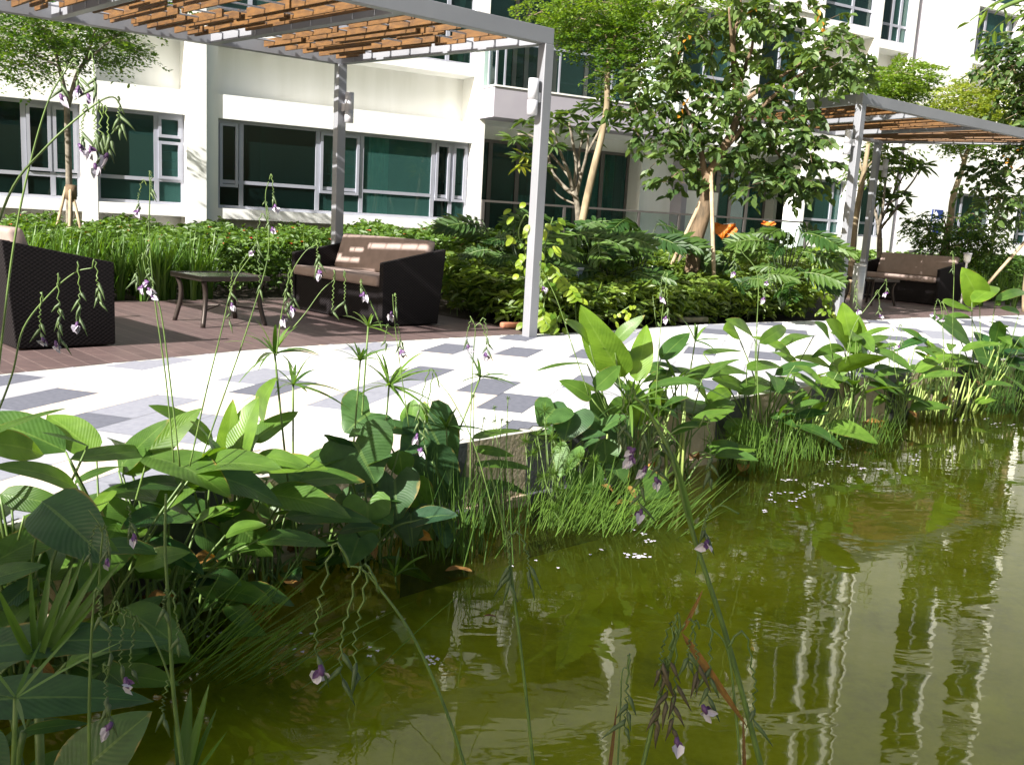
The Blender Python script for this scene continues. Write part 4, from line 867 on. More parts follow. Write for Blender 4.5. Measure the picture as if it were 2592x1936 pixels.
mass('flowering_hedge','long leafy hedge dotted with small red flowers between deck and building','hedge',L_hedge,hA,lambda x,y:.66+.12*bump(x,y,1.6)+.045*min(3,max(0,(y-11.5)))+(.10 if x>-3 else 0),250,.095,.052,mats=[redfl],extra=redf,tb=.05)
hB=[(.30,9.95),(.95,10.45),(1.95,11.5),(3.0,12.5),(4.2,13.5),(4.9,15.5),(5.6,19),(3.6,19.2),(1.2,17.0),(-.2,15.0),(-.9,13.0),(-.85,11.2),(-.3,10.6)]
mass('glossy_groundcover','low glossy yellow-green shrubs filling the bed beside the path','shrub mass',L_ixora,hB,lambda x,y:.42+.07*bump(x,y,1.3)+.12*min(2.2,max(0,(y-.95*x-10.2))),330,.145,.058,tint=(2.4,2),k=6)
hC=[(5.0,19.3),(6.3,21.2),(8.0,22.2),(10.5,21.6),(14,24),(14,27),(9,25.5),(6.2,24),(4.5,21)]
mass('low_hedge','pale green low hedge behind the far sofa','hedge',L_hedge,hC,lambda x,y:.85+.06*bump(x,y),110,.13,.075,tb=.18)
hD=[(10.0,20.2),(12,21),(18,24),(20,29),(14,27),(10.5,22.5)]
mass('low_hedge','dark leafy shrubs at the right edge beyond the strap grass','hedge',L_hedge,hD,lambda x,y:.95+.08*bump(x,y),80,.12,.07,tb=-.08)
# flowers in the dark undergrowth
# ---- strap-leaved clumps
def strap(P,label,n,h,group,lean=.55,mt=None,wd=.022,seed=0):
    t=thing('strap_leaved_plant',label,'plant',(P[0],P[1],0),group=group); m=MB()
    for i in range(n):
        a=rng.uniform(0,6.28); l=h*rng.uniform(.65,1.15); o=np.array([math.cos(a),math.sin(a),0]); ln_=rng.uniform(.1,lean)
        sd=np.cross(o,[0,0,1]); V=[]; K=6; b=np.array([P[0],P[1],0])+o*rng.uniform(0,.05)
        for k in range(K+1):
            tt=k/K; c=b+o*l*ln_*tt**1.8+np.array([0,0,l*(tt-.28*ln_*tt**3)]); ww=wd*(1-tt**2.2)*.5+.001
            V+=[c-sd*ww,c+sd*ww]
        m.add(V,[[2*k,2*k+1,2*k+3,2*k+2] for k in range(K)],0,float(np.clip(rng.normal(.45,.22),0,1)))
    m.build('leaves',mt or L_iris,t); return t
row=list(smoothpath([(-6.3,9.65,0),(-5.3,10.2,0),(-4.35,10.75,0),(-3.75,11.45,0)],9))[1:-1]+list(smoothpath([(-6.6,10.1,0),(-5.5,10.7,0),(-4.5,11.25,0)],7))
for i,p in enumerate(row):
    strap((p[0]+rng.normal(0,.05),p[1]+.05+rng.normal(0,.06)),'strap-leaved clump in the green row behind the near wicker sofa and low table',34,.80,'strap-leaved clumps in a row behind the low table')
for i,(x,y) in enumerate(((9.9,19.2),(10.3,19.6),(10.8,19.4),(11.0,20.0),(11.4,19.9),(9.5,19.9),(11.8,20.6),(9.9,18.6),(10.4,18.9),(11.2,19.4),(12.2,20.4),(12.5,21),(11.9,21.3),(8.9,18.2),(9.3,18.7))):
    strap((x,y),'grassy strap-leaved clump in the stand right of the far sofa',30,.75,'grassy clumps right of the far sofa')
# ---- philodendrons with deeply cut leaves
def philo_leaf(m,P0,D,N,L,tint):
    D=unit(D); S=unit(np.cross(D,N)); N=np.cross(S,D); k=9
    tt=np.linspace(.0,1,k); P=[P0+D*L*t-np.array([0,0,.28*L*t*t]) for t in tt]
    m.tube(P,[.007]*k,4,1)
    Pl,Dl,ln=[],[],[]
    for i,t in enumerate(tt):
        w=L*.46*math.sin(math.pi*(.18+.80*(1-t)))**.8
        for sgn in(-1,1):
            for q in(0,1):
                Pl.append(P[i]); Dl.append(D*(.15+.75*t+.28*q)+S*sgn*(1-.45*t)+N*.05-np.array([0,0,.30+.2*q])+rng.normal(0,.08,3)); ln.append(w*(1-.15*q))
    n=len(Pl); m.leaves(Pl,Dl,np.repeat([N],n,0)+rng.normal(0,.08,(n,3)),np.array(ln),np.array(ln)*.27+.016,0,np.clip(tint+rng.normal(0,.06,n),0,1),fold=.12,curl=.12)
def philodendron(b,label,leaves,L,tb=.35):
    t=thing('philodendron',label,'plant',(b[0],b[1],0),group='deeply lobed philodendrons in the bed'); m=MB(); st=MB()
    for (P1,D) in leaves:
        c=np.array([b[0],b[1],.15]); st.tube(smoothpath([c,(c+P1)/2+np.array([0,0,.12]),P1],4),.009,5)
        philo_leaf(m,P1,D,(rng.normal(0,.35),-.75,.65),L*rng.uniform(.7,1.1),float(np.clip(rng.normal(tb-.12,.2),0,1)))
    m.build('leaves',[L_philo,g_stem],t); st.build('stems',mat('dark_petiole',(.035,.06,.02),(.025,.04,.015),9,.5) if 'dark_petiole' not in MATS else MATS['dark_petiole'],t); return t
def auto_ph(cx,cy,Y,n,label,L=.6,spr=.45,tb=.35):
    c=A(cx,cy,Y); b=np.array([c[0],c[1],0]); lv=[]
    for i in range(n):
        a=2*math.pi*i/n+rng.uniform(-.3,.3); e=rng.uniform(-.1,.5); d=np.array([math.cos(a),math.sin(a)*.8,0])
        lv.append((c+d*spr*rng.uniform(.3,1)+np.array([0,0,rng.uniform(-.25,.15)]),d+np.array([0,0,e*.6])))
    return philodendron(b,label,lv,L,tb)
auto_ph(1290,560,12.6,13,'lobed philodendron left of the near post, against the glass railing',.55)
auto_ph(1420,585,12.4,13,'lobed philodendron immediately right of the near post',.55)
auto_ph(1330,640,11.2,9,'lower lobed philodendron at the left foot of the near post',.42,tb=.55)
auto_ph(1510,610,12.2,12,'lobed philodendron in front of the slender pale trunk',.6,tb=.5)
auto_ph(1560,640,11.8,9,'low spreading philodendron between the spotlight and the tall lobed one',.5)
auto_ph(1610,585,13.0,12,'tall dark philodendron left of the tree stake',.62,tb=.2)
auto_ph(1690,640,14.0,6,'dark philodendron just behind the leaning stake',.55,tb=.1)
auto_ph(1995,605,13.4,11,'lobed philodendron whose leaf stands before the orange scrap',.6,tb=.3)
auto_ph(1990,690,12.8,9,'low philodendron in deep shade left of the right climber',.5,tb=.15)
auto_ph(1890,690,14.2,7,'philodendron behind the right-hand tree stake',.5,tb=.3)
auto_ph(1110,650,12.3,9,'small philodendron at the right end of the red-flowered hedge',.42,tb=.45)
auto_ph(1860,720,12.6,7,'low philodendron in front of the white-barked stake',.4,tb=.35)
# ---- climbers on the posts
def climber(label,pts,Y,n,L,tb,mt,hang=()):
    P=[A(x,y,Y+o) for x,y,o in pts]; t=thing('climbing_plant',label,'climber',(P[0][0],P[0][1],0)); m=MB(); st=MB()
    Q=smoothpath(P,8); st.tube(Q,.007,5)
    for h in hang: 
        H=smoothpath([A(x,y,Y+o) for x,y,o in h],6); st.tube(H,.004,4)
        for k,p in enumerate(H[::2]):
            for sg in(-1,1):
                d=np.array([sg*.75,-.35,-.65]); m.bigleaf(p,p+unit(d+rng.normal(0,.15,3))*L*.8,L*.38,(0,-.8,.6),.1,.06,'ovate',tint=float(np.clip(rng.normal(tb+.2,.15),0,1)),nu=6,nv=2)
    for i in range(n):
        p=Q[rnd.randrange(len(Q))]+rng.normal(0,.05,3)+np.array([rng.normal(0,.05),-.05,0]); a=rng.uniform(0,6.28)
        d=unit(np.array([math.cos(a),-.35+.3*math.sin(a),-.75])); m.bigleaf(p+d*.03,p+d*L*rng.uniform(.7,1.15),L*.40,(rng.normal(0,.35),-.8,.6),.12,.08,'ovate',tint=float(np.clip(rng.normal(tb,.2),0,1)),nu=6,nv=2)
    m.build('leaves',mt,t); st.build('vine',g_stem,t); return t
Yp=9.7
climber('yellow-green climber with big ribbed leaves clinging to the near post',[(1345,700,0),(1330,640,.0),(1312,590,0),(1330,545,-.1),(1345,560,-.3)],Yp,20,.15,.5,L_climb)
climber('climber with ribbed pale leaves trailing right from the near post',[(1372,830,0),(1378,760,.1),(1385,700,.1),(1378,640,.1),(1388,590,.2),(1400,550,.3)],Yp+.1,46,.15,.3,L_climb,hang=[((1385,670,.1),(1410,690,0),(1440,725,-.1),(1465,755,-.1)),((1372,790,0),(1385,820,-.1),(1400,840,-.1))])
climber('low ribbed climber on the soil right of the near post foot',[(1360,830,-.1),(1400,835,-.1),(1415,800,0),(1440,800,.2)],Yp+.1,26,.13,.3,L_climb)
climber('short spray of yellow ribbed leaves low in the shrubs',[(1560,800,0),(1575,788,0),(1595,775,0)],10.2,12,.10,.95,L_climb)
climber('leafy climber covering the lower right pergola post',[(2095,790,.2),(2085,720,.2),(2075,650,.2),(2110,595,.3),(2100,640,.2),(2110,700,.1),(2085,750,.2)],13.45,130,.15,.42,L_climb)
#POND PLANTS
_wx=[-200,0,150,400,698,1008,1154,1312,1404,1700,1965,2319,2592,2800]; _wy=[2.6,2.9,3.12,3.45,3.87,4.35,4.61,4.93,5.16,5.84,6.84,8.52,9.98,11]
def wy(x): return float(np.interp(x,_wx,_wy))
def PP_(x,y,o=0.): return A(x,y,wy(x)+o)
def pondplant(name,label,cat,base,leaves,lm,kind,extra=0,group=None,dead=0,sr=.007,ff=None,tbase=.3,eh=(.35,.95),el=(.25,.5)):
    """base: pixel column + offset from the wall; leaves: (bx,by,tx,ty,widthpx,tint[,o0,o1,kind,twist])"""
    bx,bo=base; g=PP_(bx,1200,bo); b=np.array([g[0],g[1],WZ]); t=thing(name,label,cat,(b[0],b[1],WZ),group=group)
    m=MB(); st=MB()
    for L_ in leaves:
        x0,y0,x1,y1,wpx,tint=L_[:6]; o0,o1=(L_[6],L_[7]) if len(L_)>7 else (bo+rng.uniform(-.12,.12),bo+rng.uniform(-.2,.1)); k=L_[8] if len(L_)>8 else kind  # high hand-set tints put backlit brightness into the leaf colour
        if k=='heart': mx_,my_=(x0+x1)/2,(y0+y1)/2; x0,y0,x1,y1=mx_+(x0-mx_)*1.3,my_+(y0-my_)*1.3,mx_+(x1-mx_)*1.3,my_+(y1-my_)*1.3
        P0,P1=PP_(x0,y0,o0),PP_(x1,y1,o1); ww=wpx*wy(x0)/F*(1.3 if kind=='heart' else 1.0)
        face=L_[9] if len(L_)>9 else (rng.normal(-.15,.25),-.75,.55)
        m.bigleaf(P0,P1,ww*1.1,face,fold=.12,arch=rng.uniform(.02,.08),kind=k,mi=0,tint=float(np.clip(tint+rng.normal(0,.04),0,1)),nu=14,nv=4,wave=.02)
        root=b+np.array([rng.normal(0,.05),rng.normal(0,.04),-.05]); mid=(root*.5+P0*.5)+np.array([rng.normal(0,.02),0,.06])
        st.tube(smoothpath([root,mid,P0],5),np.linspace(sr,sr*.55,11),5)
    for i in range(extra):
        a=rng.uniform(0,6.28); h=rng.uniform(*eh); sp=rng.uniform(.03,.32); c=b+np.array([math.cos(a)*sp,math.sin(a)*sp*.6,h-.1]); l=rng.uniform(*el)
        e=rng.uniform(-.5,.7); d=unit([math.cos(a),math.sin(a)*.7,e]); k=kind
        m.bigleaf(c,c+d*l,l*rng.uniform(.36,.52)*(1.7 if kind=='heart' else 1),(rng.normal(0,.3),-.35,.85),fold=.18,arch=.07,kind=k,tint=float(np.clip(rng.normal(tbase,.2),0,1)),nu=10,nv=3,wave=.02)
        root=b+rng.normal(0,.06,3)*[1,1,0]-[0,0,.05]; st.tube(smoothpath([root,(root+c)/2+[0,0,.08],c],5),np.linspace(sr,sr*.5,11),5)
    m.build('foliage',lm,t)
    if extra: st.build('petiole',g_stem,t)
    else:
        for V_,F_ in zip(st.V,[st.F[i:i+2] for i in range(0,len(st.F),2)]):
            q=MB(); q.V=[V_]; q.n=len(V_[0]); base_=min(int(f[0].min()) for f in F_); q.F=[(f[0]-base_,f[1],f[2],f[3]) for f in F_]; q.build('petiole',g_stem,t)
    if dead:
        for i in range(dead):
            dm=MB()
            a=rng.uniform(0,6.28); c=b+np.array([rng.normal(0,.14),rng.normal(-.1,.08),rng.uniform(.02,.22)]); d=unit([math.cos(a),math.sin(a),rng.uniform(-.8,.1)]); l=rng.uniform(.08,.17)
            dm.bigleaf(c,c+d*l,l*.35,(rng.normal(0,.5),-.5,.6),fold=.5,arch=.2,kind='ovate',tint=float(rng.uniform(0,1)),nu=8,nv=2,wave=.12); dm.build('dead_leaf',L_dead,t)
    return t
TH='broad-leaved water plants along the pond wall'
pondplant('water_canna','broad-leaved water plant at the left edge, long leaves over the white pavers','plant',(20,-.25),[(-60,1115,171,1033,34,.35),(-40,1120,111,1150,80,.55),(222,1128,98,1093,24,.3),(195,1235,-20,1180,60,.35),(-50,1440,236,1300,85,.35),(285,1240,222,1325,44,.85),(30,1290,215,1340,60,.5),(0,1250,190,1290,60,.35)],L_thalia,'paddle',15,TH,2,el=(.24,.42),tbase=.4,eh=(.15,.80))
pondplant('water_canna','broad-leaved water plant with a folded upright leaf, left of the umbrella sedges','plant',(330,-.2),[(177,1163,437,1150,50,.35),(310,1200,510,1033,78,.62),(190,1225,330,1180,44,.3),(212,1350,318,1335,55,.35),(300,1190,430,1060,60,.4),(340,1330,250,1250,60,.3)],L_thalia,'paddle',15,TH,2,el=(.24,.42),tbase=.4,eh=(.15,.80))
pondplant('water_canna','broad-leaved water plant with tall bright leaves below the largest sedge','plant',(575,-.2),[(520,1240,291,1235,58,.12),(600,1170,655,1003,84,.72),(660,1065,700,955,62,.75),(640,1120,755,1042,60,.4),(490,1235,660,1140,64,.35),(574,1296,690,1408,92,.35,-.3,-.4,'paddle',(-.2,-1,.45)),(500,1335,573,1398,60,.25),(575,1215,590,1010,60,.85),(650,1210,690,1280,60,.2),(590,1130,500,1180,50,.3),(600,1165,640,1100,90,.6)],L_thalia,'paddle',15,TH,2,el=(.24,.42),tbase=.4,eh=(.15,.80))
TA='heart-leaved taro plants in the pond'
pondplant('taro_plant','taro with the largest grey-green heart leaves, in front of the pavers','plant',(930,-.25),[(905,1130,945,1210,125,.18,-.3,-.38,'heart',(0,-.9,.5)),(930,1050,880,1090,110,.2,-.1,-.1,'heart',(0,-.8,.6)),(1000,1225,1005,1305,84,.15,-.35,-.4,'heart',(0,-1,.3)),(930,1285,935,1360,78,.75,-.4,-.45,'heart',(0,-1,.35)),(1040,1310,1045,1375,78,.1,-.35,-.4,'heart',(0,-1,.35)),(905,1370,885,1425,66,.45,-.45,-.5,'heart',(0,-1,.4)),(740,1200,850,1240,70,.55,-.2,-.3,'heart',(0,-.6,.8)),(845,1155,770,1205,80,.65,-.15,-.25,'heart',(-.4,-.7,.6)),(1050,1240,1090,1278,62,.7,-.3,-.35,'heart'),(1010,1140,1020,1208,50,.45,-.3,-.3,'paddle')],L_taro,'heart',7,TA,1,tbase=.15,eh=(.2,.7),el=(.13,.2))
pondplant('taro_plant','taro with dark leaves and a bright folded one beside the grey wall panel','plant',(1110,-.2),[(1090,1085,1140,1185,92,.12,-.2,-.25,'heart',(0,-.9,.5)),(1045,1085,1048,1010,48,.7,-.1,-.1,'paddle'),(1070,1090,1075,1015,40,.9,-.1,-.1,'paddle'),(1050,1115,1020,1150,50,.2,-.2,-.25,'heart'),(960,1080,1060,1090,40,.2,-.1,-.15,'paddle'),(1100,1180,1140,1260,80,.1,-.3,-.3,'heart',(0,-1,.3))],L_taro,'heart',6,TA,1,tbase=.2,eh=(.2,.6),el=(.12,.18))
pondplant('water_canna','slim-leaved water plant with forked arrow leaf beside the sand-coloured wall panel','plant',(1255,-.2),[(1195,1110,1325,1090,30,.6),(1200,1135,1302,1155,26,.5),(1200,1175,1352,1190,22,.45),(1225,1225,1335,1252,34,.4),(1275,1240,1210,1260,20,.25)],L_thalia,'paddle',0,TH,0,sr=.004)
pondplant('water_canna','tallest broad-leaved water plant with one huge bright leaf, centre of the pavers','plant',(1600,-.25),[(1580,955,1469,773,92,.82,-.2,-.1,'paddle',(-.5,-.7,.4)),(1612,965,1637,822,56,.95,-.3,-.2),(1553,868,1632,798,34,.4),(1490,866,1430,812,44,.42),(1672,910,1746,842,44,.1),(1622,912,1526,880,30,.35),(1727,957,1892,946,42,.55),(1486,921,1350,941,20,.42),(1497,1008,1415,963,42,.4),(1505,985,1570,925,44,.4),(1620,1080,1590,960,70,.9),(1690,940,1780,955,30,.3),(1640,1000,1700,1040,70,.75),(1700,1030,1810,1055,60,.1,-.2,-.3,'paddle',(0,-.5,.9)),(1590,1010,1530,1060,44,.3),(1655,1060,1660,960,40,.6)],L_thalia,'paddle',10,TH,2,eh=(.3,.8),el=(.2,.36))
pondplant('taro_plant','taro clump of overlapping dark leaves above the fine green papyrus','plant',(1440,-.2),[(1445,1055,1430,1110,78,.2,-.2,-.25,'heart',(0,-.8,.6)),(1500,1050,1540,1085,80,.25,-.2,-.25,'heart',(0,-.8,.6)),(1400,1040,1370,1075,70,.3,-.15,-.2,'heart'),(1530,1110,1535,1180,60,.45,-.3,-.35,'paddle'),(1480,1210,1500,1270,64,.5,-.4,-.4,'heart',(0,-1,.4)),(1570,1090,1580,1150,50,.3,-.3,-.3,'heart'),(1640,1250,1695,1300,74,.5,-.5,-.55,'heart',(0,-.9,.5)),(1560,1190,1570,1235,44,.35,-.4,-.4,'heart'),(1440,1150,1420,1200,60,.6,-.35,-.35,'heart')],L_taro,'heart',6,TA,1,tbase=.25,eh=(.15,.6),el=(.11,.17))
pondplant('water_canna','bright V-shaped pair of broad leaves on a thin stem over the pavers','plant',(1920,-.2),[(1912,868,1835,810,50,.75),(1922,868,1988,828,34,.5),(1865,840,1830,835,50,.7),(1780,895,1880,890,26,.45),(2060,850,1962,890,50,.42),(1890,935,1980,930,40,.4),(1890,985,1800,960,46,.55),(1870,1000,1960,970,54,.45),(1830,1080,1960,1095,50,.8),(1850,1090,1900,1160,40,.95),(1790,1010,1750,960,50,.8),(1790,1030,1850,985,50,.6)],L_thalia,'paddle',14,TH,3,eh=(.25,.8),el=(.2,.36))
pondplant('water_canna','broad-leaved water plant with bright upright rosette in front of the right pergola post','plant',(2130,-.2),[(2150,850,2132,765,50,.9),(2145,868,2090,810,58,.7),(2100,860,2060,815,36,.4),(2170,900,2165,790,60,.65),(2150,890,2215,870,56,.5),(2135,880,2052,905,30,.25),(2100,925,2010,905,40,.75),(2130,925,2215,900,34,.45),(2185,870,2250,852,24,.5),(2105,950,2160,905,46,.6)],L_thalia,'paddle',20,TH,4,eh=(.25,.95),el=(.22,.40),tbase=.45)
pondplant('water_canna','tall broad-leaved water plant with a bright standing leaf before the far sofa','plant',(2470,-.2),[(2480,770,2435,677,66,.92,-.1,0.,'paddle',(-.4,-.8,.4)),(2460,765,2530,728,40,.85),(2386,765,2462,788,32,.6),(2455,865,2352,800,62,.3),(2553,878,2515,825,34,.9),(2460,900,2550,940,64,.15),(2495,895,2620,868,56,.3),(2580,790,2530,780,20,.35),(2400,900,2330,890,22,.6),(2450,905,2380,930,34,.7),(2520,760,2600,745,26,.4)],L_thalia,'paddle',20,TH,4,eh=(.3,1.0),el=(.24,.42),tbase=.35)
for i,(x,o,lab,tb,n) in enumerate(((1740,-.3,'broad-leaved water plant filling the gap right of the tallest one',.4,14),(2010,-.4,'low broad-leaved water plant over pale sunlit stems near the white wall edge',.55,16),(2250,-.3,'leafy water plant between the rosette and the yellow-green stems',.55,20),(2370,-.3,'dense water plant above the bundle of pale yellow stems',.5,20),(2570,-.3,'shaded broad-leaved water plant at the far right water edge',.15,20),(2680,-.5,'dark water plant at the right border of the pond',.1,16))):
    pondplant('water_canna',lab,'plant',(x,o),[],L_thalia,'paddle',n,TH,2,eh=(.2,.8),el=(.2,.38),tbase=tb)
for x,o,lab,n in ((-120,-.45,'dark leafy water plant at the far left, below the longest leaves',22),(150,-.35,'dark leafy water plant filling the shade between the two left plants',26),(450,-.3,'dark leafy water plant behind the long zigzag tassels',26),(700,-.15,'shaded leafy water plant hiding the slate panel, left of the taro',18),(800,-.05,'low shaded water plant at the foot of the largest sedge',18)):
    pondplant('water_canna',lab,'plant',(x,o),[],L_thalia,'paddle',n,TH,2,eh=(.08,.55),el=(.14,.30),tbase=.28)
# big dark leaves at the lower left, close to the camera
def nearleaves(label,items):
    b=A(-60,2100,1.5); t=thing('water_canna',label,'plant',(b[0],b[1],WZ),group=TH); m=MB(); st=MB()
    for x0,y0,x1,y1,wpx,Yd,tint,fc in items:
        P0,P1=A(x0,y0,Yd),A(x1,y1,Yd+.05); m.bigleaf(P0,P1,wpx*Yd/F,fc,.15,.05,'paddle',tint=tint,nu=16,nv=5,wave=.015); st.tube(smoothpath([np.array([P0[0]-.1,P0[1]+.05,WZ-.05]),P0-[0.03,0,.15],P0],5),.007,6)
    m.build('foliage',L_thalia,t); st.build('petiole',g_stem,t)
nearleaves('big dark broad leaves crowding the lower left corner',[(-120,1650,440,1625,130,1.9,.06,(0,-.5,.9)),(-120,1780,390,1775,150,1.75,.05,(0,-.5,.9)),(150,2010,385,1800,200,1.7,.10,(0,-.8,.6)),(-60,1480,118,1430,70,2.3,.25,(0,-.6,.8)),(60,1850,225,1830,40,1.8,.2,(0,-.6,.8))])
# sword-leaved clumps and blades at lower left
def blades(label,base,tips,Yd,wpx,tint):
    b=A(*base,Yd); t=thing('sword_leaved_plant',label,'plant',(b[0],b[1],WZ)); m=MB()
    for x,y,w_ in tips:
        P1=A(x,y,Yd+rng.uniform(-.08,.08)); m.bigleaf(b,P1,w_*Yd/F,(rng.normal(0,.2),-1,.2),.25,.015,'paddle',tint=float(np.clip(rng.normal(tint,.08),0,1)),nu=10,nv=2)
    m.build('leaves',L_sedge,t); mm=MB(); mm.tube([b,np.array([b[0]-.02,b[1]+.03,WZ-.1])],.010,7); mm.build('stem',g_stem,t)
blades('upright fan of sword leaves in front of the left end of the wall',(95,1690),[(-10,1480,26),(78,1440,20),(130,1410,24),(185,1425,34),(215,1400,22),(255,1425,30),(310,1415,26),(265,1500,14),(25,1560,14),(150,1530,20)],1.9,0,.25)
blades('short fan of sword leaves rising from the water at bottom left',(462,2010),[(483,1738,40),(530,1728,30),(549,1792,22),(575,1850,14),(440,1830,16)],1.8,0,.2)
# umbrella sedges: star heads on long stems
SG='umbrella sedges standing before the pavers'
def sedge(label,hx,hy,o,n,Lpx,base,tint,wpx=9,dr=.35,up_=.25,Yd=None,group=SG):
    H=PP_(hx,hy,o) if Yd is None else A(hx,hy,Yd); b=PP_(base[0],base[1],o) if Yd is None else A(*base,Yd); b[2]=WZ-.05; Y_=H[1]
    t=thing('umbrella_sedge',label,'plant',(b[0],b[1],WZ),group=group); m=MB()
    for i in range(n):
        a=2*math.pi*i/n+rng.uniform(-.2,.2); l=1.75*Lpx*Y_/F*rng.uniform(.6,1.15); d=np.array([math.cos(a),math.sin(a)*.8,0]); el=rng.uniform(-.15,1.25) if up_>.2 else rng.uniform(0,.7)
        sd=np.cross(d,[0,0,1]); V=[];K=7; ww=1.25*wpx*Y_/F; d=d*math.cos(el)+np.array([0,0,math.sin(el)])
        for k in range(K+1):
            q=k/K; c=H+d*l*q-np.array([0,0,l*dr*q*q]); w2=ww*.5*(1-q**2.5)*(.5+.5*min(1,q*4))+.0006
            V+=[c-sd*w2,c+sd*w2-[0,0,w2*.6]]
        m.add(V,[[2*k,2*k+1,2*k+3,2*k+2] for k in range(K)],0,float(np.clip(rng.normal(tint,.2),0,1)))
    m.build('leaves',L_sedge,t); st=MB(); mid=(b+H)/2+[rng.normal(0,.015),0,0]; st.tube(smoothpath([b,mid,H],5),.0045,6); st.build('stem',g_stem,t)
for a in (('largest umbrella sedge head, left, with long drooping blades',695,893,-.3,16,100,(765,1300),.4,11),('smaller umbrella sedge head just below right of the largest',742,972,-.2,12,85,(770,1290),.35,9),
    ('umbrella sedge head left of the pair over dark pavers',912,912,-.2,13,62,(870,1120),.35,8),('bright bushy umbrella sedge head above the big taro leaves',985,975,-.3,22,95,(955,1130),.65,8),
    ('umbrella sedge head with dark tip on a slanting stem over the pavers',1216,953,-.2,12,62,(1050,1150),.3,8),('drooping umbrella sedge right of the taro leaves',1130,1082,-.3,13,66,(1160,1280),.3,8),
    ('umbrella sedge under the huge bright leaf',1595,1022,-.4,20,95,(1590,1250),.45,8),('umbrella sedge right of the huge bright leaf',1712,965,-.3,14,80,(1680,1100),.4,8),
    ('sparse umbrella sedge with brown tufts over the pavers',1760,862,-.1,8,55,(1730,1010),.2,7),('pale upright sedge tuft before the near wicker sofa',932,826,-.1,9,50,(905,930),.7,6),
    ('small sedge head low against the dark water, centre left',1000,1458,-.6,12,72,(1005,1600),.45,7)):
    sedge(*a,up_=.5 if 'upright' in a[0] else .3)
sedge('star-shaped sedge head with yellow-green blades in the lower left corner',40,1765,0,7,190,(30,1990),.55,10,dr=.1,up_=.12,Yd=1.55)
# fine-leaved dwarf papyrus: pom-poms on wiry stems; one plant per tuft
def papyrus(label,items,o,fine,tint,group='tufts of dwarf papyrus and rush at the water edge',lean=0.,hl=30,nst=0,basex=None,stc=0,hts=(.2,.5)):
    x0=items[0][0] if items else basex; g=PP_(x0,1250,o); t=thing('dwarf_papyrus',label,'plant',(g[0],g[1],WZ),group=group); m=MB(); st=MB()
    for x,y in items:
        H=PP_(x,y,o+rng.uniform(-.12,.12)); rr=hl*H[1]/F
        for i in range(fine):
            d=unit(rng.normal(0,1,3)*[1,1,.7]+[0,0,.35]); l=rr*rng.uniform(.6,1.2)
            m.add([H,H+d*l*.5+np.cross(d,[.3,.5,.8])*.0028,H+d*l,H+d*l*.5-np.cross(d,[.3,.5,.8])*.0028],[[0,1,2,3]],0,float(np.clip(rng.normal(tint,.2),0,1)))
        b=np.array([H[0]+rng.normal(0,.05)+lean*.1,H[1]+rng.uniform(-.05,.1),WZ-.03]); st.tube([b,(b+H)/2+rng.normal(0,.008,3),H],.0022,4)
    for i in range(nst):
        b=np.array([g[0]+rng.normal(0,.14),g[1]+rng.normal(-.05,.08),WZ-.02]); h=rng.uniform(*hts); d=np.array([rng.normal(lean,.25),rng.normal(0,.15),1])
        P1=b+unit(d)*h; w_=.0022; sd=np.array([1,0,0])*w_
        m.add([b-sd,b+sd,(b+P1)/2+sd+[0,0,.01],P1,(b+P1)/2-sd+[0,0,.01]],[[0,1,2,3,4]],0,float(np.clip(rng.normal(tint,.2),0,1)))
    m.build('fine_leaves',L_sedge,t)
    if st.n: st.build('stems',g_stem,t)
papyrus('small flat-topped papyrus heads on thin stems over the sand-coloured wall panel',[(1199,1003),(1252,1032),(1251,1066),(1270,1063),(1286,1009),(1285,1069),(1225,1060)],-.15,34,.6,hl=9,nst=60,hts=(.2,.5))
papyrus('soft papyrus pom-poms left of the taro clump',[(1378,1040),(1382,1078),(1360,1103),(1395,1112),(1345,1150),(1360,1135),(1375,1208),(1420,1130),(1330,1120),(1400,1150)],-.42,60,.7,nst=60,lean=.2)
papyrus('brightest papyrus tuft leaning over the dark water',[(1467,1162),(1505,1170),(1440,1180),(1400,1200),(1410,1240),(1470,1290),(1430,1310),(1500,1240),(1520,1300),(1460,1250),(1540,1330),(1480,1340),(1400,1290)],-.65,60,.75,nst=110,lean=.5,hts=(.15,.4))
papyrus('trailing rush lying on the water below the brightest papyrus',[(1600,1300),(1560,1350)],-.85,30,.5,nst=90,lean=1.,hts=(.2,.5))
papyrus('papyrus tuft under the yellowing leaf right of centre',[(1880,1120),(1850,1105),(1830,1130),(1900,1090),(1870,1085),(1800,1120),(1920,1130)],-.42,60,.6,nst=90)
papyrus('papyrus tuft beside the pale sunlit stems',[(2000,1100),(1985,1080),(1960,1130),(1950,1150),(2020,1060),(1930,1180)],-.5,60,.6,nst=100,hts=(.15,.45))
papyrus('papyrus mound between the two bundles of pale stems',[(2150,1130),(2180,1120),(2230,1110),(2200,1140),(2250,1080),(2120,1150),(2160,1170),(2260,1120)],-.55,60,.5,nst=120,hts=(.15,.4))
papyrus('dark rush at the water edge on the far right',[],-.5,0,.2,basex=2480,nst=160,hts=(.2,.6))
papyrus('thin rush against the dark wall below the taro leaves',[],-.35,0,.3,basex=1120,nst=150,hts=(.2,.6))
papyrus('rush spreading across the water below the broad leaves, left',[],-.7,0,.4,basex=560,nst=70,lean=1.2,hts=(.3,.6))
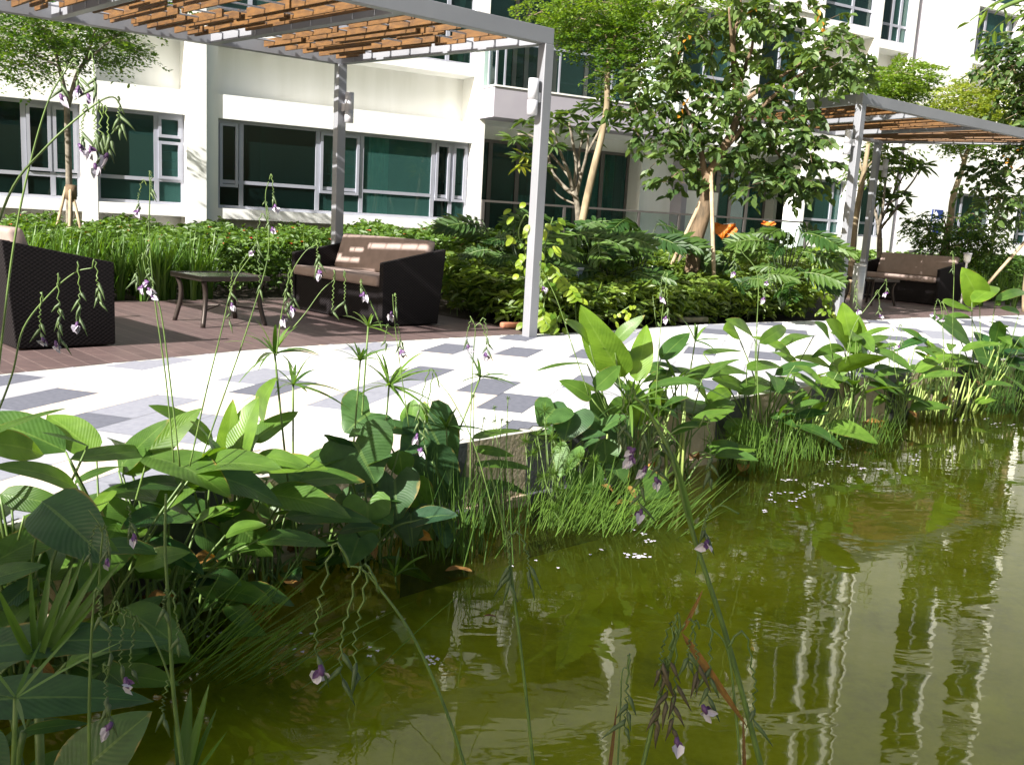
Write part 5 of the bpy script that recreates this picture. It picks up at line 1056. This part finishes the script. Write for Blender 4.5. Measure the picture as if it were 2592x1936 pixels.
# bundles of pale sunlit stems
def bundle(label,x,n,h,o,col,lean):
    g=PP_(x,1150,o); t=thing('reed_clump',label,'plant',(g[0],g[1],WZ),group='bundles of pale stems at the water line'); m=MB()
    for i in range(n):
        b=np.array([g[0]+rng.normal(0,.13),g[1]+rng.normal(0,.06),WZ-.03]); P1=b+unit([rng.normal(lean,.12),rng.normal(0,.08),1])*h*rng.uniform(.6,1.2); m.tube([b,(b+P1)/2,P1],[.010,.008,.005],5)
    m.build('stems',mat('pale_reed',(.27,.33,.09),(.13,.20,.04),6,.5) if 'pale_reed' not in MATS else MATS['pale_reed'],t)
bundle('left bundle of pale sunlit stems at the water line',2040,40,.42,-.35,0,.35); bundle('right bundle of pale sunlit stems under the dense leaves',2330,30,.5,-.4,0,.1); bundle('sparse pale stems beside the shaded plants, far right',2430,9,.55,-.45,0,.3)
bundle('thin pale stems under the tallest water plant',1620,12,.6,-.25,0,.0)
# tall flowering stems with drooping zigzag racemes
def raceme(t,P,dirx,L,nb,nf,scale,dry,brown):
    """arch out from P and hang in a zigzag; the raceme is a part, its bracts and flowers are sub-parts"""
    pts=[P]; k=20; am=rng.uniform(.0025,.0042)*scale
    for i in range(1,k+1):
        q=i/k; x=dirx*L*.55*math.sin(min(1,q*1.35)*math.pi/2); z=L*(.20*math.sin(min(1,q*2.2)*math.pi)-1.0*max(0,q-.22)**1.15)
        zz=((-1)**i)*am*rng.uniform(.5,1.2) if q>.2 else 0
        pts.append(P+np.array([x+zz,rng.normal(0,.002)-.01*q,z]))
    zm=MB(); zm.tube(pts,np.linspace(.0022,.0013,len(pts))*scale,4); z=zm.build('raceme',g_dry if dry else g_stem,t)
    for i in range(nb):
        bm=MB(); c=pts[max(5,k-i*2)]; sg=(-1)**i; l=.031*scale*rng.uniform(.7,1.35); d=unit([sg*.38+rng.normal(0,.22),-.2,-.9])
        bend=np.array([rng.normal(0,.004),0,0]); bm.tube([c,c+d*l*.25,c+d*l*.6+bend,c+d*l*1.25+bend*2],[.0012*scale,.0046*scale,.0036*scale,.0004],6); bm.build('bract',podb if brown else pod,z)
    for i in range(min(nf,1) if rnd.random()<.75 else nf):
        c=pts[max(6,k-i*3)]+np.array([rng.normal(0,.008),-.01,-.010*scale]); f=MB(); tl=rng.normal(0,.5)
        ax=unit([tl,-.3,-.9]); f.tube([c,c+ax*.008*scale,c+ax*.017*scale],[.003*scale,.0055*scale,.0025*scale],7,mi=1)
        n=rnd.choice([2,3,3]); D=np.array([ax+rng.normal(0,.38,3) for _ in range(n)]); f.leaves(np.repeat([c+ax*.010*scale],n,0),D,np.tile([0,-1,.2],(n,1))+rng.normal(0,.3,(n,3)),.026*scale*rng.uniform(.6,1.2,n),.020*scale*rng.uniform(.6,1.3,n),0,.5,fold=.25,curl=.35)
        f.leaves([c+ax*.006*scale]*2,[ax+rng.normal(0,.5,3) for _ in range(2)],np.tile([0,-1,.2],(2,1)),.019*scale,.012*scale,1,.5); f.build('flower',[petal,purple],z)
def flowerstem(label,pts,Y_,racs,r=.0032,dry=False,scale=1.,leaf=None,brown=False):
    P=[A(x,y,Y_+(o[0] if o else 0)) for x,y,*o in pts]; 
    t=thing('flowering_stem',label,'flower stem',tuple(P[0]),group='nodding purple and white flower stems'); st=MB(); Q=smoothpath(P,6); st.tube(Q,np.linspace(r,r*.5,len(Q)),6)
    if leaf:
        for (a,b,w_) in leaf: st.bigleaf(A(*a,Y_),A(*b,Y_),w_*Y_/F,(0,-1,.3),.3,.03,'paddle',mi=1,tint=.5)
    st.build('stem',[g_dry if dry else g_stem,L_dead if brown else L_sedge],t)
    for x,y,dx,Lpx,nb,nf in racs: raceme(t,A(x,y,Y_),dx,Lpx*Y_/F,nb,nf,scale,dry,brown)
for a in (
 ('tallest flowering stem at the left edge, nodding across the staked tree',[(-40,1250),(0,900),(35,620),(75,420),(125,250),(180,160)],2.2,[(180,160,.6,60,3,1),(170,175,-.3,70,3,1),(225,150,.3,100,4,2)],.0032),
 ('flowering stem arching right from the left edge to a heavy purple and white cluster',[(-60,760),(20,500),(110,380),(220,280),(285,246),(315,290)],2.0,[(235,290,.2,90,4,1),(250,285,.1,150,5,2),(262,290,.25,110,4,2),(300,262,.1,80,5,0),(225,285,-.3,90,3,1)],.003),
 ('flowering stem before the side of the near left sofa, with two drooping tassels',[(-20,1080),(30,950),(60,830),(130,740),(190,690),(235,678)],2.3,[(195,690,.1,150,5,1),(235,678,.25,110,5,0),(150,725,.0,170,6,2),(110,760,-.1,110,3,1)],.0028),
 ('flowering stem with pale tuft left of the low table',[(455,1180),(430,960),(405,780),(370,690),(360,640)],2.9,[(362,660,-.4,70,4,1),(365,650,.3,90,4,2),(370,690,.5,60,3,1),(372,570,.2,70,2,0)],.003),
 ('slender dark stem whose flowers hang before the leftmost window sill',[(440,1170),(420,960),(392,760),(378,600),(380,480),(378,440)],3.0,[(378,445,.25,60,3,0),(372,470,-.5,70,2,1)],.0028),
 ('dark slanting flower stem left of the low table leg',[(480,1180),(520,1000),(560,840),(590,720),(640,640)],3.0,[(640,640,.3,120,2,0),(600,690,-.3,90,3,1)],.003),
 ('long slanting stem with orange node and flowers above the low table',[(500,1190),(560,1020),(620,850),(672,680),(680,600),(672,500),(680,460)],3.1,[(682,455,.3,70,3,2),(672,680,-.9,180,2,0),(665,520,.5,60,2,1),(676,560,-.5,90,3,1)],.003),
 ('flowering stem hanging pods before the left arm of the middle sofa',[(700,900),(712,800),(735,700),(770,640),(800,620)],3.4,[(800,620,.15,70,5,1),(740,700,-.2,120,6,2),(735,720,.2,60,3,1)],.0028),
 ('thin stem arching over the front of the middle sofa with two curled tassels',[(742,830),(775,790),(815,735),(850,705)],3.5,[(848,705,-.05,110,1,0),(870,702,.1,90,2,0)],.0026),
 ('pale bare flower stem rising to the middle sofa cushion',[(967,832),(945,780),(925,740),(911,712)],3.6,[(915,712,.0,24,2,1)],.004),
 ('flowering stem at the lower corner of the middle sofa',[(1035,1080),(1015,940),(1003,850),(996,780),(994,745)],3.7,[(998,750,.25,40,2,1),(998,830,.5,60,4,2),(985,830,-.3,50,2,0)],.0026),
 ('flowering stem standing between the middle sofa and the near post',[(1190,1240),(1192,1050),(1198,900),(1203,830),(1190,800)],3.9,[(1200,830,.9,70,3,1),(1200,820,-.5,60,2,2),(1215,815,.6,60,2,0)],.003),
 ('long arching flower stem with a bare zigzag tassel over the slate paver',[(1260,1340),(1205,1140),(1150,1020),(1110,965)],3.4,[(1110,966,-.5,170,5,1),(1112,980,-.3,200,5,1)],.0028),
 ('flowering stem leaning over the glossy shrubs left of the huge leaf',[(1490,1000),(1450,880),(1410,760),(1375,690),(1365,670)],4.3,[(1366,672,.1,60,3,1)],.0028),
 ('two-tassel flower stem before the glossy shrubs, centre',[(1660,1010),(1668,880),(1680,760),(1690,690)],4.6,[(1690,700,-.5,60,3,1),(1680,740,.3,70,3,2)],.0028),
 ('flower stem hanging over the path right of the huge leaf',[(1920,1050),(1915,860),(1918,700),(1880,640),(1872,620)],5.4,[(1875,622,-.3,80,4,1),(1918,700,.5,60,3,1),(1935,660,.4,60,3,1)],.0032),
 ('flowering stem bending right beneath the far sofa',[(2140,920),(2160,830),(2200,770),(2240,715)],6.4,[(2240,712,.3,30,3,1),(2165,740,.2,50,3,1),(2215,745,.4,60,4,2),(2170,720,-.2,50,3,0)],.0034),
 ('flower stem with small pale bells in front of the far sofa arm',[(2390,930),(2385,800),(2378,760)],7.2,[(2378,765,-.5,40,3,2),(2380,770,.5,40,2,1)],.0034),
 ('dark tall stem crossing the bright standing leaf at the right',[(2410,960),(2412,800),(2415,660),(2405,640)],7.4,[(2405,645,.3,50,2,0)],.0034),
 ('brown-tufted flower stem above the pavers, right of centre',[(2270,960),(2262,900),(2275,830)],6.2,[(2275,830,.3,50,3,1),(2262,840,-.3,50,3,0)],.003)):
    flowerstem(a[0],a[1],a[2],a[3],r=a[4],scale=.9 if a[2]<3.3 else 1.15)
# close foreground stems over the water
flowerstem('thick jointed stem leaning left over the pond with hanging purple flowers',[(1945,2010),(1850,1650),(1757,1360),(1700,1160),(1640,1040),(1605,1005)],1.75,[(1610,1010,-.3,150,4,1),(1640,1040,-.1,170,5,2),(1650,1060,.25,180,5,2),(1690,1130,-.6,200,5,2),(1600,1020,-.5,110,3,0)],.0062,scale=.85,leaf=[((1757,1355),(1702,1130),15)])
flowerstem('side shoot of the thick jointed stem ending in one pod cluster',[(1757,1360),(1722,1200),(1690,1120),(1720,1085),(1770,1080)],1.8,[(1770,1082,.35,170,4,0)],.003)
flowerstem('right-hand shoot with a white bell beside the thick stem',[(1870,1300),(1820,1280),(1780,1330),(1760,1450)],1.75,[(1800,1290,-.35,80,2,1)],.0022)
flowerstem('straight green stem rising from the bottom edge to a forked node',[(1358,2010),(1325,1700),(1300,1500),(1284,1368),(1258,1260),(1235,1170)],1.6,[(1284,1368,.1,150,4,0),(1284,1366,.9,120,3,0)],.0036,dry=False)
flowerstem('arching stem over the dark water with three beaded tassels and a purple bloom',[(1200,2010),(1130,1800),(1045,1610),(965,1495),(915,1440),(880,1433)],1.55,[(885,1434,-.45,330,1,1),(958,1490,-.50,340,3,0),(960,1500,-.36,300,2,0)],.0034,scale=1.2)
flowerstem('dry brown-noded stem with clusters of brownish pods at the bottom',[(1610,2010),(1660,1800),(1700,1650),(1722,1590)],1.5,[(1715,1600,-.5,150,3,0),(1722,1596,-.2,260,5,0),(1725,1592,.5,170,3,0),(1700,1640,.1,300,5,1),(1690,1700,-.2,200,4,0)],.0045,brown=True,leaf=[((1725,1600),(1893,1842),22),((1725,1600),(1780,1490),12)])
flowerstem('thin stem at the bottom with a purple-hooded flower near the lower edge',[(1880,2010),(1860,1780),(1840,1640),(1800,1590),(1775,1580)],1.5,[(1790,1585,.1,260,4,2),(1840,1640,.6,260,2,0),(1770,1590,-.4,120,3,0)],.0026)
flowerstem('short pod-bearing shoot at the bottom left of the brown pods',[(1560,2010),(1570,1800),(1575,1700),(1590,1690)],1.5,[(1590,1690,.0,220,5,0)],.002)
flowerstem('upright jointed stem at the left with curled tassels, over the dark leaves',[(470,2010),(440,1760),(428,1560),(418,1380),(420,1250)],1.6,[(425,1520,.35,150,2,0),(440,1740,-.45,110,2,0),(425,1500,-.2,60,2,0)],.0045)
flowerstem('thin nodding shoot with three bare tassels at the lower left',[(440,1745),(400,1640),(360,1580),(300,1548)],1.6,[(305,1548,-.3,150,1,0),(335,1565,-.3,170,1,0),(355,1585,-.25,160,1,1)],.0022)
flowerstem('drooping cluster with one lilac bloom over the bottom left leaf',[(228,2010),(226,1800),(232,1600),(240,1500)],1.5,[(262,1700,.15,150,4,1),(240,1500,.4,90,2,0)],.0036)
flowerstem('flower stem before the dark leaf undersides, left',[(250,1500),(255,1400),(258,1340),(225,1290)],2.2,[(258,1345,-.6,90,2,0),(262,1340,.3,80,3,1),(320,1290,.4,60,3,1)],.003)
for i,(a,b,lab) in enumerate((((1535,2010),(1562,1780),'reddish dry blade standing at the bottom edge'),((1885,2010),(1880,1800),'pale dry blade near the bottom edge beside the long stem'))):
    t=thing('dry_blade',lab,'leaf',tuple(A(*a,1.5))); m=MB(); m.bigleaf(A(*a,1.5),A(*b,1.5),11*1.5/F,(0,-1,.2),.3,.01,'paddle',tint=.2); m.build('blade',L_dead,t)
# floating fallen leaves and white blossom
def fallen(label,x,y,l,ang,tint):
    c=gz(x,y,WZ+.012); d=np.array([math.cos(ang),math.sin(ang),0]); m=MB(); m.bigleaf(c-d*l/2,c+d*l/2,l*.42,(0,0,1),.35,.06,'ovate',tint=tint,nu=10,nv=3,wave=.05)
    tag(m.build('fallen_leaf',L_dead),label,'leaf',group='brown leaves fallen at the water edge')
for i,(x,y,l,a,tn,lab) in enumerate(((1583,1278,.17,.1,.6,'rusty leaf floating under the papyrus, centre'),(655,1560,.12,-.5,.9,'bright orange curled leaf on the dark water, left'),(740,1480,.18,-.9,.6,'long brown leaf hanging at the water edge below the round leaf'),(330,1520,.22,.4,.5,'broad brown leaf among the left stems'),(1160,1445,.12,.1,.4,'brown leaf afloat near the wall foot, centre left'),(630,1535,.13,.3,.3,'dark brown leaf beside the orange curled one'),(1965,1150,.12,1.,.95,'yellow-orange leaf tip at the foot of the right papyrus'),(1880,1185,.2,1.3,.9,'yellow drooping leaf right of centre'),(500,1430,.2,1.2,.5,'upright rusty leaf between left stems'),(1240,1560,.05,0,.2,'tiny brown leaf adrift near the centre'))): fallen(lab,x,y,l,a,tn)
m=MB()
def petals(cx,cy,n,sx,sy):
    for i in range(int(n*.75)+1):
        c=gz(cx+rng.normal(0,sx),cy+rng.normal(0,sy),WZ+.006); a=rng.uniform(0,6.28); k=3
        aa=np.linspace(0,6.28,k,False)+a; D=np.stack([np.cos(aa),np.sin(aa),np.full(k,.25)],1); m.leaves(np.repeat([c],k,0),D,np.tile([0,0,1.],(k,1)),.0095,.0085,0,.5)
for q in ((1625,1408,34,13,3),(1590,1405,6,3,3),(1640,1370,7,6,2),(1600,1340,3,4,3),(1630,1352,3,4,2),(2000,1215,12,12,2),(2070,1225,10,10,2),(2115,1168,12,10,4),(2150,1178,10,10,3),(2180,1187,7,6,2),(2225,1188,6,8,2),(2310,1170,10,8,6),(2320,1155,5,7,3),(1950,1260,6,9,6),(1980,1245,8,14,5),(2010,1270,7,8,8),(2035,1250,4,3,6),(1935,1290,4,5,5),(2450,1060,16,30,3),(2540,1075,12,30,3),(2130,1135,8,16,2),(950,1655,5,12,8),(1100,1670,7,7,9),(1085,1665,3,6,4),(770,1610,4,22,20),(1500,1400,4,40,10),(540,1610,3,20,10),(2260,1195,4,20,8),(1350,1420,3,40,20)): petals(*q)
tag(m.build('floating_petals',petal),'scattered small white petals floating on the pond near the plants','petals',kind='stuff')
